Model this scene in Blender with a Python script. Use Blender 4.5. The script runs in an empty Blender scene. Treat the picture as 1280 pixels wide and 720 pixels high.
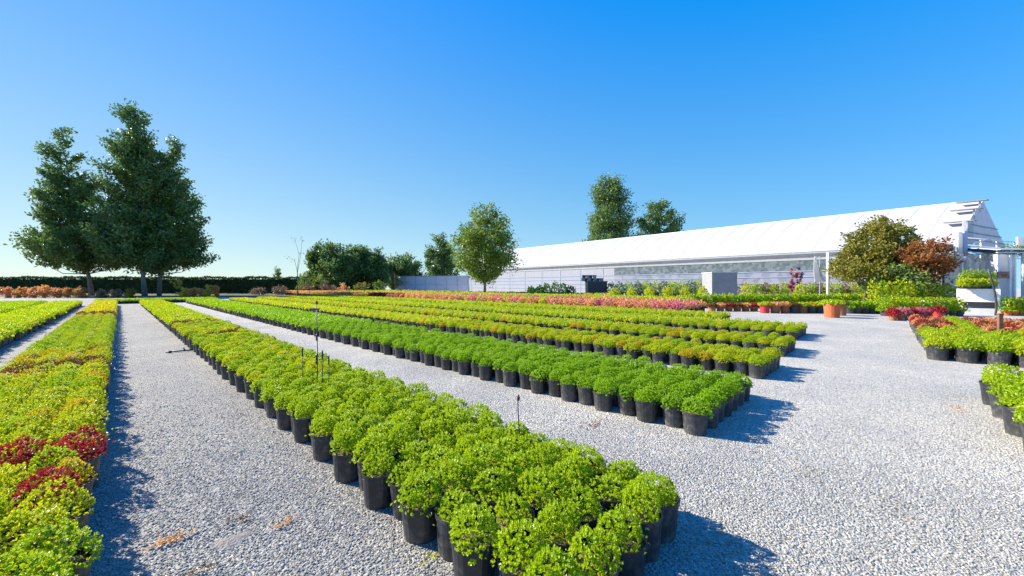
import bpy, math, random
import numpy as np
R = math.radians
S = bpy.context.scene
COL = S.collection
rng = np.random.default_rng(7)
random.seed(7)

# ------------------------------------------------------------------ camera geometry (metres, beds run along +Y)
F, HZ, CH = 480.0, 357.0, 1.6
YAW = math.atan2(640 - 148, F)
sn, cs = math.sin(YAW), math.cos(YAW)
def at_depth(u, v, z):
    t = (u - 640) / F
    return (z * (sn + t * cs), z * (cs - t * sn), CH - (v - HZ) * z / F)
def ground_at(u, v, h=0.0):
    return at_depth(u, v, F * (CH - h) / (v - HZ))
def project(x, y, h):
    z = x * sn + y * cs; r = x * cs - y * sn
    if z < .05: return None
    return 640 + F * r / z, HZ - (h - CH) * F / z, z

# ------------------------------------------------------------------ materials
def new_mat(name):
    m = bpy.data.materials.new(name); m.use_nodes = True
    nt = m.node_tree; nt.nodes.clear()
    out = nt.nodes.new('ShaderNodeOutputMaterial')
    return m, nt, out
def N(nt, t, **kw):
    n = nt.nodes.new(t)
    for k, v in kw.items(): setattr(n, k, v)
    return n
def plain(name, col, rough=.6, spec=.4, noise=.15, scale=6.0, bump=0.0, bscale=40., metallic=0, col2=None):
    m, nt, out = new_mat(name)
    p = N(nt, 'ShaderNodeBsdfPrincipled')
    tc = N(nt, 'ShaderNodeTexCoord')
    nz = N(nt, 'ShaderNodeTexNoise'); nz.inputs['Scale'].default_value = scale; nz.inputs['Detail'].default_value = 6
    nt.links.new(tc.outputs['Object'], nz.inputs['Vector'])
    mx = N(nt, 'ShaderNodeMix', data_type='RGBA')
    c2 = col2 or tuple(c * (1 - noise) for c in col)
    mx.inputs['A'].default_value = (*[min(1, c * (1 + noise)) for c in col], 1); mx.inputs['B'].default_value = (*c2, 1)
    mr = N(nt, 'ShaderNodeMapRange'); mr.inputs['From Min'].default_value = .3; mr.inputs['From Max'].default_value = .7
    nt.links.new(nz.outputs['Fac'], mr.inputs['Value']); nt.links.new(mr.outputs['Result'], mx.inputs['Factor'])
    nt.links.new(mx.outputs['Result'], p.inputs['Base Color'])
    p.inputs['Roughness'].default_value = rough; p.inputs['Specular IOR Level'].default_value = spec
    p.inputs['Metallic'].default_value = metallic
    if bump:
        n2 = N(nt, 'ShaderNodeTexNoise'); n2.inputs['Scale'].default_value = bscale; n2.inputs['Detail'].default_value = 5
        nt.links.new(tc.outputs['Object'], n2.inputs['Vector'])
        b = N(nt, 'ShaderNodeBump'); b.inputs['Strength'].default_value = bump; b.inputs['Distance'].default_value = .02
        nt.links.new(n2.outputs['Fac'], b.inputs['Height']); nt.links.new(b.outputs['Normal'], p.inputs['Normal'])
    nt.links.new(p.outputs['BSDF'], out.inputs['Surface'])
    return m
def leaf_mat(name, c1, c2, trans=.35, rough=.42, tcol=None, spec=.35):
    """leaf: two natural leaf colours mixed per leaf and per plant, part of the light passes through"""
    m, nt, out = new_mat(name)
    at = N(nt, 'ShaderNodeAttribute', attribute_name='tint')
    sep = N(nt, 'ShaderNodeSeparateColor'); nt.links.new(at.outputs['Color'], sep.inputs['Color'])
    oi = N(nt, 'ShaderNodeObjectInfo')
    a = N(nt, 'ShaderNodeMath', operation='MULTIPLY'); a.inputs[1].default_value = .55; nt.links.new(sep.outputs['Red'], a.inputs[0])
    b = N(nt, 'ShaderNodeMath', operation='MULTIPLY_ADD'); b.inputs[1].default_value = .3; nt.links.new(sep.outputs['Green'], b.inputs[0]); nt.links.new(a.outputs[0], b.inputs[2])
    c = N(nt, 'ShaderNodeMath', operation='MULTIPLY_ADD'); c.inputs[1].default_value = .2; nt.links.new(oi.outputs['Random'], c.inputs[0]); nt.links.new(b.outputs[0], c.inputs[2])
    mx = N(nt, 'ShaderNodeMix', data_type='RGBA'); mx.inputs['A'].default_value = (*c1, 1); mx.inputs['B'].default_value = (*c2, 1)
    nt.links.new(c.outputs[0], mx.inputs['Factor'])
    p = N(nt, 'ShaderNodeBsdfPrincipled'); p.inputs['Roughness'].default_value = rough; p.inputs['Specular IOR Level'].default_value = spec
    nt.links.new(mx.outputs['Result'], p.inputs['Base Color'])
    tr = N(nt, 'ShaderNodeBsdfTranslucent')
    if tcol:
        tm = N(nt, 'ShaderNodeMix', data_type='RGBA', blend_type='MULTIPLY'); tm.inputs['Factor'].default_value = 1
        nt.links.new(mx.outputs['Result'], tm.inputs['A']); tm.inputs['B'].default_value = (*tcol, 1)
        nt.links.new(tm.outputs['Result'], tr.inputs['Color'])
    else: nt.links.new(mx.outputs['Result'], tr.inputs['Color'])
    ms = N(nt, 'ShaderNodeMixShader'); ms.inputs['Fac'].default_value = trans
    nt.links.new(p.outputs['BSDF'], ms.inputs[1]); nt.links.new(tr.outputs['BSDF'], ms.inputs[2])
    nt.links.new(ms.outputs['Shader'], out.inputs['Surface'])
    return m

M = {}
TY = (1.55, 1.45, .6)
M['lime']   = leaf_mat('lime_leaf',   (.19, .33, .006), (.47, .58, .014), .34, tcol=TY)
M['green']  = leaf_mat('green_leaf',  (.14, .31, .006), (.34, .52, .012), .34, tcol=TY)
M['gold']   = leaf_mat('gold_leaf',   (.28, .36, .008), (.56, .60, .02), .36, tcol=TY)
M['amber']  = leaf_mat('amber_leaf',  (.34, .32, .012), (.62, .47, .02), .36, tcol=TY)
M['bronze'] = leaf_mat('bronze_leaf', (.12, .09, .02), (.30, .11, .03), .32)
M['red']    = leaf_mat('red_leaf',    (.26, .016, .025), (.60, .05, .05), .34)
M['salmon'] = leaf_mat('salmon_leaf', (.66, .27, .12), (.82, .48, .20), .38)
M['pink']   = leaf_mat('pink_leaf',   (.60, .13, .17), (.70, .28, .27), .34)
M['dark']   = leaf_mat('dark_leaf',   (.055, .13, .03), (.19, .285, .07), .34, rough=.38, spec=.5)
M['hedge']  = leaf_mat('hedge_leaf',  (.03, .07, .024), (.09, .155, .05), .28, rough=.5)
M['mid']    = leaf_mat('mid_leaf',    (.075, .16, .04), (.22, .31, .08), .36)
M['bright'] = leaf_mat('bright_leaf', (.10, .19, .03), (.34, .43, .06), .34)
M['olive']  = leaf_mat('olive_leaf',  (.13, .15, .02), (.36, .31, .045), .32)
M['orange'] = leaf_mat('orange_leaf', (.60, .25, .06), (.78, .44, .14), .40)
M['rustleaf'] = leaf_mat('rust_leaf', (.22, .085, .025), (.42, .17, .05), .34)
M['yellow'] = leaf_mat('yellow_leaf', (.58, .42, .04), (.75, .52, .09), .38)
M['brown']  = leaf_mat('brown_leaf',  (.20, .13, .07), (.36, .25, .14), .2)
M['purple'] = leaf_mat('purple_petal', (.16, .09, .26), (.42, .20, .36), .25)
def pot_mat():
    m, nt, out = new_mat('black_pot_plastic'); L = nt.links.new
    tc = N(nt, 'ShaderNodeTexCoord'); oi = N(nt, 'ShaderNodeObjectInfo'); sx = N(nt, 'ShaderNodeSeparateXYZ'); L(tc.outputs['Object'], sx.inputs[0])
    av = N(nt, 'ShaderNodeVectorMath', operation='ADD'); L(tc.outputs['Object'], av.inputs[0]); L(oi.outputs['Location'], av.inputs[1])
    nz = N(nt, 'ShaderNodeTexNoise'); nz.inputs['Scale'].default_value = 18; nz.inputs['Detail'].default_value = 7; L(av.outputs[0], nz.inputs['Vector'])
    mr = N(nt, 'ShaderNodeMapRange'); mr.inputs['From Min'].default_value = .12; mr.inputs['From Max'].default_value = 0; mr.inputs['To Max'].default_value = .5; L(sx.outputs['Z'], mr.inputs['Value'])
    ad = N(nt, 'ShaderNodeMath', operation='ADD'); L(mr.outputs['Result'], ad.inputs[0])
    m2 = N(nt, 'ShaderNodeMapRange'); m2.inputs['From Min'].default_value = .5; m2.inputs['From Max'].default_value = .75; m2.inputs['To Max'].default_value = .55; L(nz.outputs['Fac'], m2.inputs['Value'])
    mu = N(nt, 'ShaderNodeMath', operation='MULTIPLY_ADD'); L(mr.outputs['Result'], mu.inputs[0]); L(nz.outputs['Fac'], mu.inputs[1]); L(m2.outputs['Result'], mu.inputs[2])
    mx = N(nt, 'ShaderNodeMix', data_type='RGBA'); mx.inputs['A'].default_value = (.026, .028, .032, 1); mx.inputs['B'].default_value = (.15, .14, .13, 1); L(mu.outputs[0], mx.inputs['Factor'])
    br = N(nt, 'ShaderNodeMapRange'); br.inputs['To Min'].default_value = .7; br.inputs['To Max'].default_value = 1.5; L(oi.outputs['Random'], br.inputs['Value'])
    m3 = N(nt, 'ShaderNodeMix', data_type='RGBA', blend_type='MULTIPLY'); m3.inputs['Factor'].default_value = 1; L(mx.outputs['Result'], m3.inputs['A']); L(br.outputs['Result'], m3.inputs['B'])
    p = N(nt, 'ShaderNodeBsdfPrincipled'); p.inputs['Roughness'].default_value = .42; L(m3.outputs['Result'], p.inputs['Base Color']); L(p.outputs['BSDF'], out.inputs['Surface'])
    return m
M['pot']    = pot_mat()
M['soil']   = plain('potting_soil', (.16, .105, .065), .95, .1, .5, 60, .8, 90)
M['bark']   = plain('pale_bark', (.20, .18, .155), .9, .2, .35, 4, .6, 12)
M['dbark']  = plain('brown_bark', (.11, .085, .065), .9, .2, .35, 4, .6, 12)
M['stalk']  = plain('green_stem', (.09, .075, .04), .8, .2)
M['white']  = plain('white_paint', (.74, .75, .76), .5, .4, .06, 3)
M['wood']   = plain('weathered_wood', (.30, .17, .12), .8, .2, .3, 5)
M['rust']   = plain('rusty_post', (.20, .10, .07), .85, .2, .3, 6)
M['metal']  = plain('galvanised_metal', (.45, .47, .50), .45, .5, .1, 4, metallic=.5)
M['dgrey']  = plain('dark_grey_plastic', (.045, .05, .06), .5, .4, .2, 5)
M['lgrey']  = plain('pale_grey_panel', (.29, .285, .30), .7, .3, .1, 2)
M['dpanel'] = plain('dark_grey_panel', (.09, .095, .12), .7, .3, .1, 2)
M['concrete'] = plain('pale_concrete', (.52, .53, .54), .85, .2, .12, 3, .3, 30)
M['terra']  = plain('orange_terracotta', (.50, .13, .05), .7, .3, .15, 5)
M['redpot'] = plain('red_plastic', (.42, .035, .045), .5, .4, .2, 5)
M['brownpot'] = plain('brown_plastic', (.30, .12, .055), .6, .4, .2, 5)
def cloth(name, c1, c2, c3, sc):
    m, nt, out = new_mat(name); L = nt.links.new
    tc = N(nt, 'ShaderNodeTexCoord'); v = N(nt, 'ShaderNodeTexVoronoi'); v.inputs['Scale'].default_value = sc; L(tc.outputs['Object'], v.inputs['Vector'])
    sp = N(nt, 'ShaderNodeSeparateColor'); L(v.outputs['Color'], sp.inputs['Color']); r = N(nt, 'ShaderNodeValToRGB'); e = r.color_ramp.elements
    e[0].color = (*c1, 1); e[1].color = (*c3, 1); x = e.new(.5); x.color = (*c2, 1); L(sp.outputs['Red'], r.inputs['Fac'])
    p = N(nt, 'ShaderNodeBsdfPrincipled'); p.inputs['Roughness'].default_value = .8; L(r.outputs['Color'], p.inputs['Base Color']); L(p.outputs['BSDF'], out.inputs['Surface'])
    return m
M['net']    = cloth('shade_cloth', (.06, .09, .105), (.105, .14, .155), (.17, .20, .22), 3.2)
M['netlow'] = cloth('pale_shade_cloth', (.17, .19, .245), (.235, .25, .325), (.29, .29, .37), 1.6)
M['blue']   = plain('blue_tarp', (.10, .26, .44), .6, .3, .15, 2)
M['bluegrey'] = plain('blue_grey_panel', (.34, .42, .55), .6, .3, .12, 2)
M['corr']   = plain('mauve_sheet', (.62, .58, .60), .6, .3, .1, 2)
M['verge']  = plain('weedy_soil', (.10, .085, .05), .95, .1, .4, .6, .6, 8, col2=(.17, .14, .09))
M['dry']    = plain('dry_leaf_litter', (.42, .22, .06), .9, .2, .4, 30)
M['dirt']   = plain('pale_dust', (.29, .26, .225), .95, .0, .25, 22, .8, 60)
def film(name, col, trans):
    m, nt, out = new_mat(name)
    tc = N(nt, 'ShaderNodeTexCoord'); nz = N(nt, 'ShaderNodeTexNoise'); nz.inputs['Scale'].default_value = 1.6; nz.inputs['Detail'].default_value = 6
    mp = N(nt, 'ShaderNodeMapping'); mp.inputs['Scale'].default_value = (.12, 1.0, .12); nt.links.new(tc.outputs['Object'], mp.inputs['Vector']); nt.links.new(mp.outputs['Vector'], nz.inputs['Vector'])
    mx = N(nt, 'ShaderNodeMix', data_type='RGBA'); mx.inputs['A'].default_value = (*col, 1); mx.inputs['B'].default_value = (*[c * .82 for c in col], 1)
    nt.links.new(nz.outputs['Fac'], mx.inputs['Factor'])
    p = N(nt, 'ShaderNodeBsdfPrincipled'); p.inputs['Roughness'].default_value = .45
    nt.links.new(mx.outputs['Result'], p.inputs['Base Color'])
    t = N(nt, 'ShaderNodeBsdfTranslucent'); nt.links.new(mx.outputs['Result'], t.inputs['Color'])
    ms = N(nt, 'ShaderNodeMixShader'); ms.inputs['Fac'].default_value = trans
    nt.links.new(p.outputs['BSDF'], ms.inputs[1]); nt.links.new(t.outputs['BSDF'], ms.inputs[2]); nt.links.new(ms.outputs['Shader'], out.inputs['Surface'])
    return m
M['film'] = film('white_greenhouse_film', (.69, .67, .66), .25)
M['wallfilm'] = film('grey_blue_side_film', (.60, .61, .68), .38)
M['curtain'] = film('white_curtain_film', (.84, .84, .84), .55)

# gravel: cells with their own stone colour, bumpy, dusty patches
def gravel():
    m, nt, out = new_mat('gravel')
    L = nt.links.new
    tc = N(nt, 'ShaderNodeTexCoord')
    nw = N(nt, 'ShaderNodeTexNoise'); nw.inputs['Scale'].default_value = 9; nw.inputs['Detail'].default_value = 3
    L(tc.outputs['Object'], nw.inputs['Vector'])
    va = N(nt, 'ShaderNodeVectorMath', operation='MULTIPLY_ADD'); va.inputs[1].default_value = (.05, .05, .05)
    L(nw.outputs['Color'], va.inputs[0]); L(tc.outputs['Object'], va.inputs[2])
    v = N(nt, 'ShaderNodeTexVoronoi'); v.inputs['Scale'].default_value = 72; L(va.outputs[0], v.inputs['Vector'])
    v2 = N(nt, 'ShaderNodeTexVoronoi'); v2.inputs['Scale'].default_value = 34; L(va.outputs[0], v2.inputs['Vector'])
    sc = N(nt, 'ShaderNodeSeparateColor'); L(v.outputs['Color'], sc.inputs['Color'])
    r = N(nt, 'ShaderNodeValToRGB'); e = r.color_ramp.elements
    e[0].position = 0; e[0].color = (.19, .183, .157, 1); e[1].position = 1; e[1].color = (.61, .575, .49, 1)
    for pos, c in ((.25, (.315, .30, .255, 1)), (.6, (.415, .395, .335, 1)), (.8, (.49, .455, .37, 1))):
        x = e.new(pos); x.color = c
    L(sc.outputs['Red'], r.inputs['Fac'])
    big = N(nt, 'ShaderNodeTexNoise'); big.inputs['Scale'].default_value = .55; big.inputs['Detail'].default_value = 7; big.inputs['Roughness'].default_value = .65
    L(tc.outputs['Object'], big.inputs['Vector'])
    mr = N(nt, 'ShaderNodeMapRange'); mr.inputs['From Min'].default_value = .38; mr.inputs['From Max'].default_value = .68
    L(big.outputs['Fac'], mr.inputs['Value'])
    mx = N(nt, 'ShaderNodeMix', data_type='RGBA', blend_type='MULTIPLY'); mx.inputs['Factor'].default_value = 1
    cr = N(nt, 'ShaderNodeMix', data_type='RGBA'); cr.inputs['A'].default_value = (.84, .85, .89, 1); cr.inputs['B'].default_value = (1.13, 1.11, 1.06, 1)
    L(mr.outputs['Result'], cr.inputs['Factor']); L(r.outputs['Color'], mx.inputs['A']); L(cr.outputs['Result'], mx.inputs['B'])
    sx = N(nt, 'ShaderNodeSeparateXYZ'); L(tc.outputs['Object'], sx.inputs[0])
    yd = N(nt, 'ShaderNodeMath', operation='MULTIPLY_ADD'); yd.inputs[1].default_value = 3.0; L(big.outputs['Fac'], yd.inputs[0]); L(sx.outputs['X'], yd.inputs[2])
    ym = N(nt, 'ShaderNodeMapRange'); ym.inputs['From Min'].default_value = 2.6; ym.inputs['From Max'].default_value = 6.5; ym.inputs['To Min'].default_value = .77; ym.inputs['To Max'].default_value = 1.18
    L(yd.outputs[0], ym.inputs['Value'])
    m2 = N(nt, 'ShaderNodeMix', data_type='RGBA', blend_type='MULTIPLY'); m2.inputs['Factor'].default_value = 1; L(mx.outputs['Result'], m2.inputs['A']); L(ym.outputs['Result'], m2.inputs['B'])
    p = N(nt, 'ShaderNodeBsdfPrincipled'); p.inputs['Roughness'].default_value = .85; p.inputs['Specular IOR Level'].default_value = .25
    L(m2.outputs['Result'], p.inputs['Base Color'])
    b = N(nt, 'ShaderNodeBump', invert=True); b.inputs['Strength'].default_value = .9; b.inputs['Distance'].default_value = .011
    ad = N(nt, 'ShaderNodeMath', operation='MULTIPLY_ADD'); ad.inputs[1].default_value = .6
    L(v2.outputs['Distance'], ad.inputs[0]); L(v.outputs['Distance'], ad.inputs[2])
    L(ad.outputs[0], b.inputs['Height']); L(b.outputs['Normal'], p.inputs['Normal'])
    L(p.outputs['BSDF'], out.inputs['Surface'])
    return m
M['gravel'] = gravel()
def stone_mat():
    m, nt, out = new_mat('loose_stone')
    at = N(nt, 'ShaderNodeAttribute', attribute_name='tint')
    sep = N(nt, 'ShaderNodeSeparateColor'); nt.links.new(at.outputs['Color'], sep.inputs['Color'])
    r = N(nt, 'ShaderNodeValToRGB'); e = r.color_ramp.elements
    e[0].color = (.235, .225, .195, 1); e[1].color = (.59, .555, .465, 1)
    for pos, c in ((.3, (.325, .31, .265, 1)), (.65, (.425, .405, .34, 1)), (.8, (.51, .45, .37, 1))):
        x = e.new(pos); x.color = c
    nt.links.new(sep.outputs['Red'], r.inputs['Fac'])
    p = N(nt, 'ShaderNodeBsdfPrincipled'); p.inputs['Roughness'].default_value = .8; p.inputs['Specular IOR Level'].default_value = .3
    nt.links.new(r.outputs['Color'], p.inputs['Base Color']); nt.links.new(p.outputs['BSDF'], out.inputs['Surface'])
    return m
M['stone'] = stone_mat()

# ------------------------------------------------------------------ mesh helpers
def mesh_np(name, V, faces, mats, midx=None, tint=None, smooth=False):
    """faces: list of (n,k) int arrays, one per polygon size"""
    me = bpy.data.meshes.new(name)
    V = np.asarray(V, np.float32); me.vertices.add(len(V)); me.vertices.foreach_set('co', V.ravel())
    loops = np.concatenate([f.ravel() for f in faces]).astype(np.int32)
    sizes = np.concatenate([np.full(len(f), f.shape[1]) for f in faces]).astype(np.int32)
    me.loops.add(len(loops)); me.loops.foreach_set('vertex_index', loops)
    me.polygons.add(len(sizes)); st = np.concatenate([[0], np.cumsum(sizes)[:-1]]).astype(np.int32)
    me.polygons.foreach_set('loop_start', st); me.polygons.foreach_set('loop_total', sizes)
    for m in mats: me.materials.append(m)
    if midx is not None: me.polygons.foreach_set('material_index', np.asarray(midx, np.int32))
    me.polygons.foreach_set('use_smooth', np.full(len(sizes), smooth))
    me.update(calc_edges=True)
    if tint is not None:
        a = me.attributes.new('tint', 'FLOAT_COLOR', 'POINT'); a.data.foreach_set('color', np.asarray(tint, np.float32).ravel())
    return me
def link(name, me, parent=None, loc=None, rz=0, scale=None):
    o = bpy.data.objects.new(name, me); COL.objects.link(o)
    if parent: o.parent = parent
    if loc is not None: o.location = loc
    if rz: o.rotation_euler = (0, 0, rz)
    if scale is not None: o.scale = scale
    return o
def tag(o, label=None, cat=None, group=None, kind=None):
    if label: o['label'] = label
    if cat: o['category'] = cat
    if group: o['group'] = group
    if kind: o['kind'] = kind
    return o
def empty(name, loc, label, cat, group=None, rz=0):
    o = link(name, None, None, loc, rz); o.empty_display_size = .2
    return tag(o, label, cat, group)
class MB:
    """collects boxes, tubes and lathes into one mesh"""
    def __init__(s): s.V = []; s.F = {}; s.n = 0
    def add(s, V, F):
        V = np.asarray(V, float)
        for f in F: s.F.setdefault(len(f), []).append([i + s.n for i in f])
        s.V.append(V); s.n += len(V); return s
    def box(s, c, size, rz=0, rx=0, taper=1.0):
        x, y, z = [d / 2 for d in size]; t = taper
        P = np.array([(-x*t, -y*t, -z), (x*t, -y*t, -z), (x*t, y*t, -z), (-x*t, y*t, -z), (-x, -y, z), (x, -y, z), (x, y, z), (-x, y, z)])
        if rx: P = P @ np.array([[1, 0, 0], [0, math.cos(rx), math.sin(rx)], [0, -math.sin(rx), math.cos(rx)]])
        if rz: P = P @ np.array([[math.cos(rz), math.sin(rz), 0], [-math.sin(rz), math.cos(rz), 0], [0, 0, 1]])
        return s.add(P + np.array(c), [(0, 3, 2, 1), (4, 5, 6, 7), (0, 1, 5, 4), (1, 2, 6, 5), (2, 3, 7, 6), (3, 0, 4, 7)])
    def tube(s, pts, rad, n=8):
        pts = np.asarray(pts, float); k = len(pts); V = []; F = []
        if np.isscalar(rad): rad = [rad] * k
        for i in range(k):
            d = pts[min(i + 1, k - 1)] - pts[max(i - 1, 0)]; d = d / (np.linalg.norm(d) + 1e-9)
            a = np.cross(d, (0, 0, 1) if abs(d[2]) < .9 else (1, 0, 0)); a /= np.linalg.norm(a); b = np.cross(d, a)
            for j in range(n):
                th = 2 * math.pi * j / n; V.append(pts[i] + rad[i] * (a * math.cos(th) + b * math.sin(th)))
        for i in range(k - 1):
            for j in range(n): F.append((i*n + j, i*n + (j+1) % n, (i+1)*n + (j+1) % n, (i+1)*n + j))
        F.append(tuple(range(n - 1, -1, -1))); F.append(tuple((k-1)*n + j for j in range(n)))
        return s.add(V, F)
    def lathe(s, prof, n=20, c=(0, 0, 0)):
        V = []; F = []
        for r, z in prof:
            for j in range(n): V.append((c[0] + r * math.cos(2*math.pi*j/n), c[1] + r * math.sin(2*math.pi*j/n), c[2] + z))
        for i in range(len(prof) - 1):
            for j in range(n): F.append((i*n + j, i*n + (j+1) % n, (i+1)*n + (j+1) % n, (i+1)*n + j))
        return s.add(V, F)
    def quad(s, a, b, c, d): return s.add([a, b, c, d], [(0, 1, 2, 3)])
    def mesh(s, name, mat, smooth=False):
        V = np.concatenate(s.V)
        big = [k for k in s.F if k > 4]
        me = mesh_np(name, V, [np.array(s.F[k]) for k in sorted(s.F)], [mat], smooth=smooth)
        return me
    def build(s, name, mat, parent=None, smooth=False): return link(name, s.mesh(name, mat, smooth), parent)

def unit(v): return v / (np.linalg.norm(v, axis=-1, keepdims=True) + 1e-9)
def leaf_quads(base, axis, L, W, g=rng, fold=.15):
    """kite shaped folded leaves: base (n,3), axis (n,3) unit, L, W (n,)"""
    n = len(base)
    rnd = unit(g.normal(size=(n, 3))); side = unit(np.cross(axis, rnd)); nor = np.cross(side, axis)
    flip = np.sign(nor[:, 2:3]); flip[flip == 0] = 1; nor = nor * flip
    L = L[:, None]; W = W[:, None]
    v0 = base; v1 = base + axis * L * .52 + side * W * .5 + nor * L * fold; v2 = base + axis * L; v3 = base + axis * L * .52 - side * W * .5 + nor * L * fold
    V = np.stack([v0, v1, v2, v3], 1).reshape(-1, 3)
    return V, np.arange(n * 4).reshape(-1, 4)
def tint4(n, g=rng, plant=None):
    t = np.zeros((n, 4)); t[:, 0] = g.random(n); t[:, 1] = g.random() if plant is None else plant; t[:, 3] = 1
    return np.repeat(t, 4, 0)

# ------------------------------------------------------------------ shrub foliage (leaf rosettes on a rounded mound)
POT_H, POT_R = .240, .135
def mound(g, tips, per, L, rad=.165, z0=.25, h=.23, fill=True):
    """rounded mound: rosettes of small leaves at the shoot tips, looser leaves inside"""
    i = np.arange(tips) + .5; gz = 1 - i/tips*1.22; ga = i*2.39996 + g.random()*6.283
    q = np.sqrt(np.clip(1 - gz**2, 0, 1)); d = np.stack([q*np.cos(ga), q*np.sin(ga), gz], 1) + g.normal(size=(tips, 3))*.10; d = unit(d)
    lump = 1 + .11*np.sin(2*ga + g.random()*6)*(1 - d[:, 2]**2) + .08*np.sin(5*d[:, 0] + g.random()*6)
    rr = (.86 + .17*g.random(tips))*lump
    tip = np.stack([d[:, 0]*rad*rr, d[:, 1]*rad*rr, z0 + .03 + np.where(d[:, 2] > 0, d[:, 2]*h, d[:, 2]*.16)*rr], 1)
    up = unit(d + np.array([0, 0, .5])); t1 = unit(np.cross(up, g.normal(size=(tips, 3)))); t2 = np.cross(up, t1)
    th = (np.arange(per)*2.4)[None, :] + g.random((tips, 1))*6.283; spread = (.35 + .75*(np.arange(per) + .5)/per)[None, :] + g.normal(size=(tips, per))*.08
    ax = up[:, None]*np.cos(spread)[..., None] + (t1[:, None]*np.cos(th)[..., None] + t2[:, None]*np.sin(th)[..., None])*np.sin(spread)[..., None]
    ax = unit(ax.reshape(-1, 3)); base = np.repeat(tip, per, 0) - np.repeat(up, per, 0)*(np.tile(np.arange(per)/per, tips)*L*.9)[:, None]
    n = len(base); lw = L*(.8 + .4*g.random(n))
    # leaf plane faces the rosette axis
    upr = np.repeat(up, per, 0); side = unit(np.cross(ax, upr)); nor = np.cross(side, ax)
    c = lambda k: (lw*k)[:, None]
    V = np.stack([base, base + ax*c(.55) + side*c(.36) + nor*c(.10), base + ax*c(1) - nor*c(.06), base + ax*c(.55) - side*c(.36) + nor*c(.10)], 1).reshape(-1, 3)
    Fq = np.arange(n*4).reshape(-1, 4)
    if fill:
        k = int(tips*1.3); b2 = np.stack([*(g.normal(size=(2, k))*rad*.42), z0 - .02 + g.random(k)*h*.75], 1)
        V2, F2 = leaf_quads(b2, unit(g.normal(size=(k, 3)) + np.array([0, 0, .3])), L*(1.1 + .6*g.random(k)), L*.9*(.8 + .4*g.random(k)), g)
        V = np.concatenate([V, V2]); Fq = np.concatenate([Fq, F2 + n*4])
    return V, Fq
def foliage_mesh(key, matkey, seed, tips=70, per=7, L=.032, rad=.165, h=.23, z0=.25):
    g = np.random.default_rng(seed)
    V, Fq = mound(g, tips, per, L, rad, z0, h)
    return mesh_np(key, V, [Fq], [M[matkey]], tint=tint4(len(Fq), g, .25 + .5 * g.random()))
def pot_profile(r, h): return [(r*.80, 0), (r*.83, .004), (r*.955, h*.90), (r*.965, h*.905), (r*1.0, h*.91), (r*1.0, h), (r*.955, h), (r*.93, h*.86), (0.001, h*.855)]
def pot_mesh(key, mat, r=POT_R, h=POT_H, n=22):
    mb = MB().lathe([(.001, .002)] + pot_profile(r, h), n); return mb.mesh(key, mat, False)
def soil_mesh(key, r=POT_R, h=POT_H):
    return MB().lathe([(r*.925, h*.86), (r*.9, h*.885), (r*.5, h*.90), (.001, h*.905)], 14).mesh(key, M['soil'], True)
POT = pot_mesh('pot', M['pot']); SOIL = soil_mesh('soil')
BIGPOT = pot_mesh('pot', M['pot'], .185, .30); BIGSOIL = soil_mesh('soil', .185, .30)
MIDPOT = pot_mesh('pot', M['pot'], .165, .29); MIDSOIL = soil_mesh('soil', .165, .29)
FOL = {}
def fol(matkey, v, size='s'):
    k = (matkey, v, size)
    if k not in FOL:
        if size == 's': FOL[k] = foliage_mesh('foliage', matkey, 100 + v, 185, 8, .0165, .127 + .005*(v % 3), .108 + .012*(v % 4), .224)
        elif size == 'l': FOL[k] = foliage_mesh('foliage', matkey, 400 + v, 200, 8, .0160, .146, .165 + .010*(v % 4), .228)
        elif size == 'm': FOL[k] = foliage_mesh('foliage', matkey, 200 + v, 130, 8, .026, .165, .185, .265)
        else: FOL[k] = foliage_mesh('foliage', matkey, 300 + v, 125, 7, .031, .19, .185, .275)
    return FOL[k]

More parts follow.
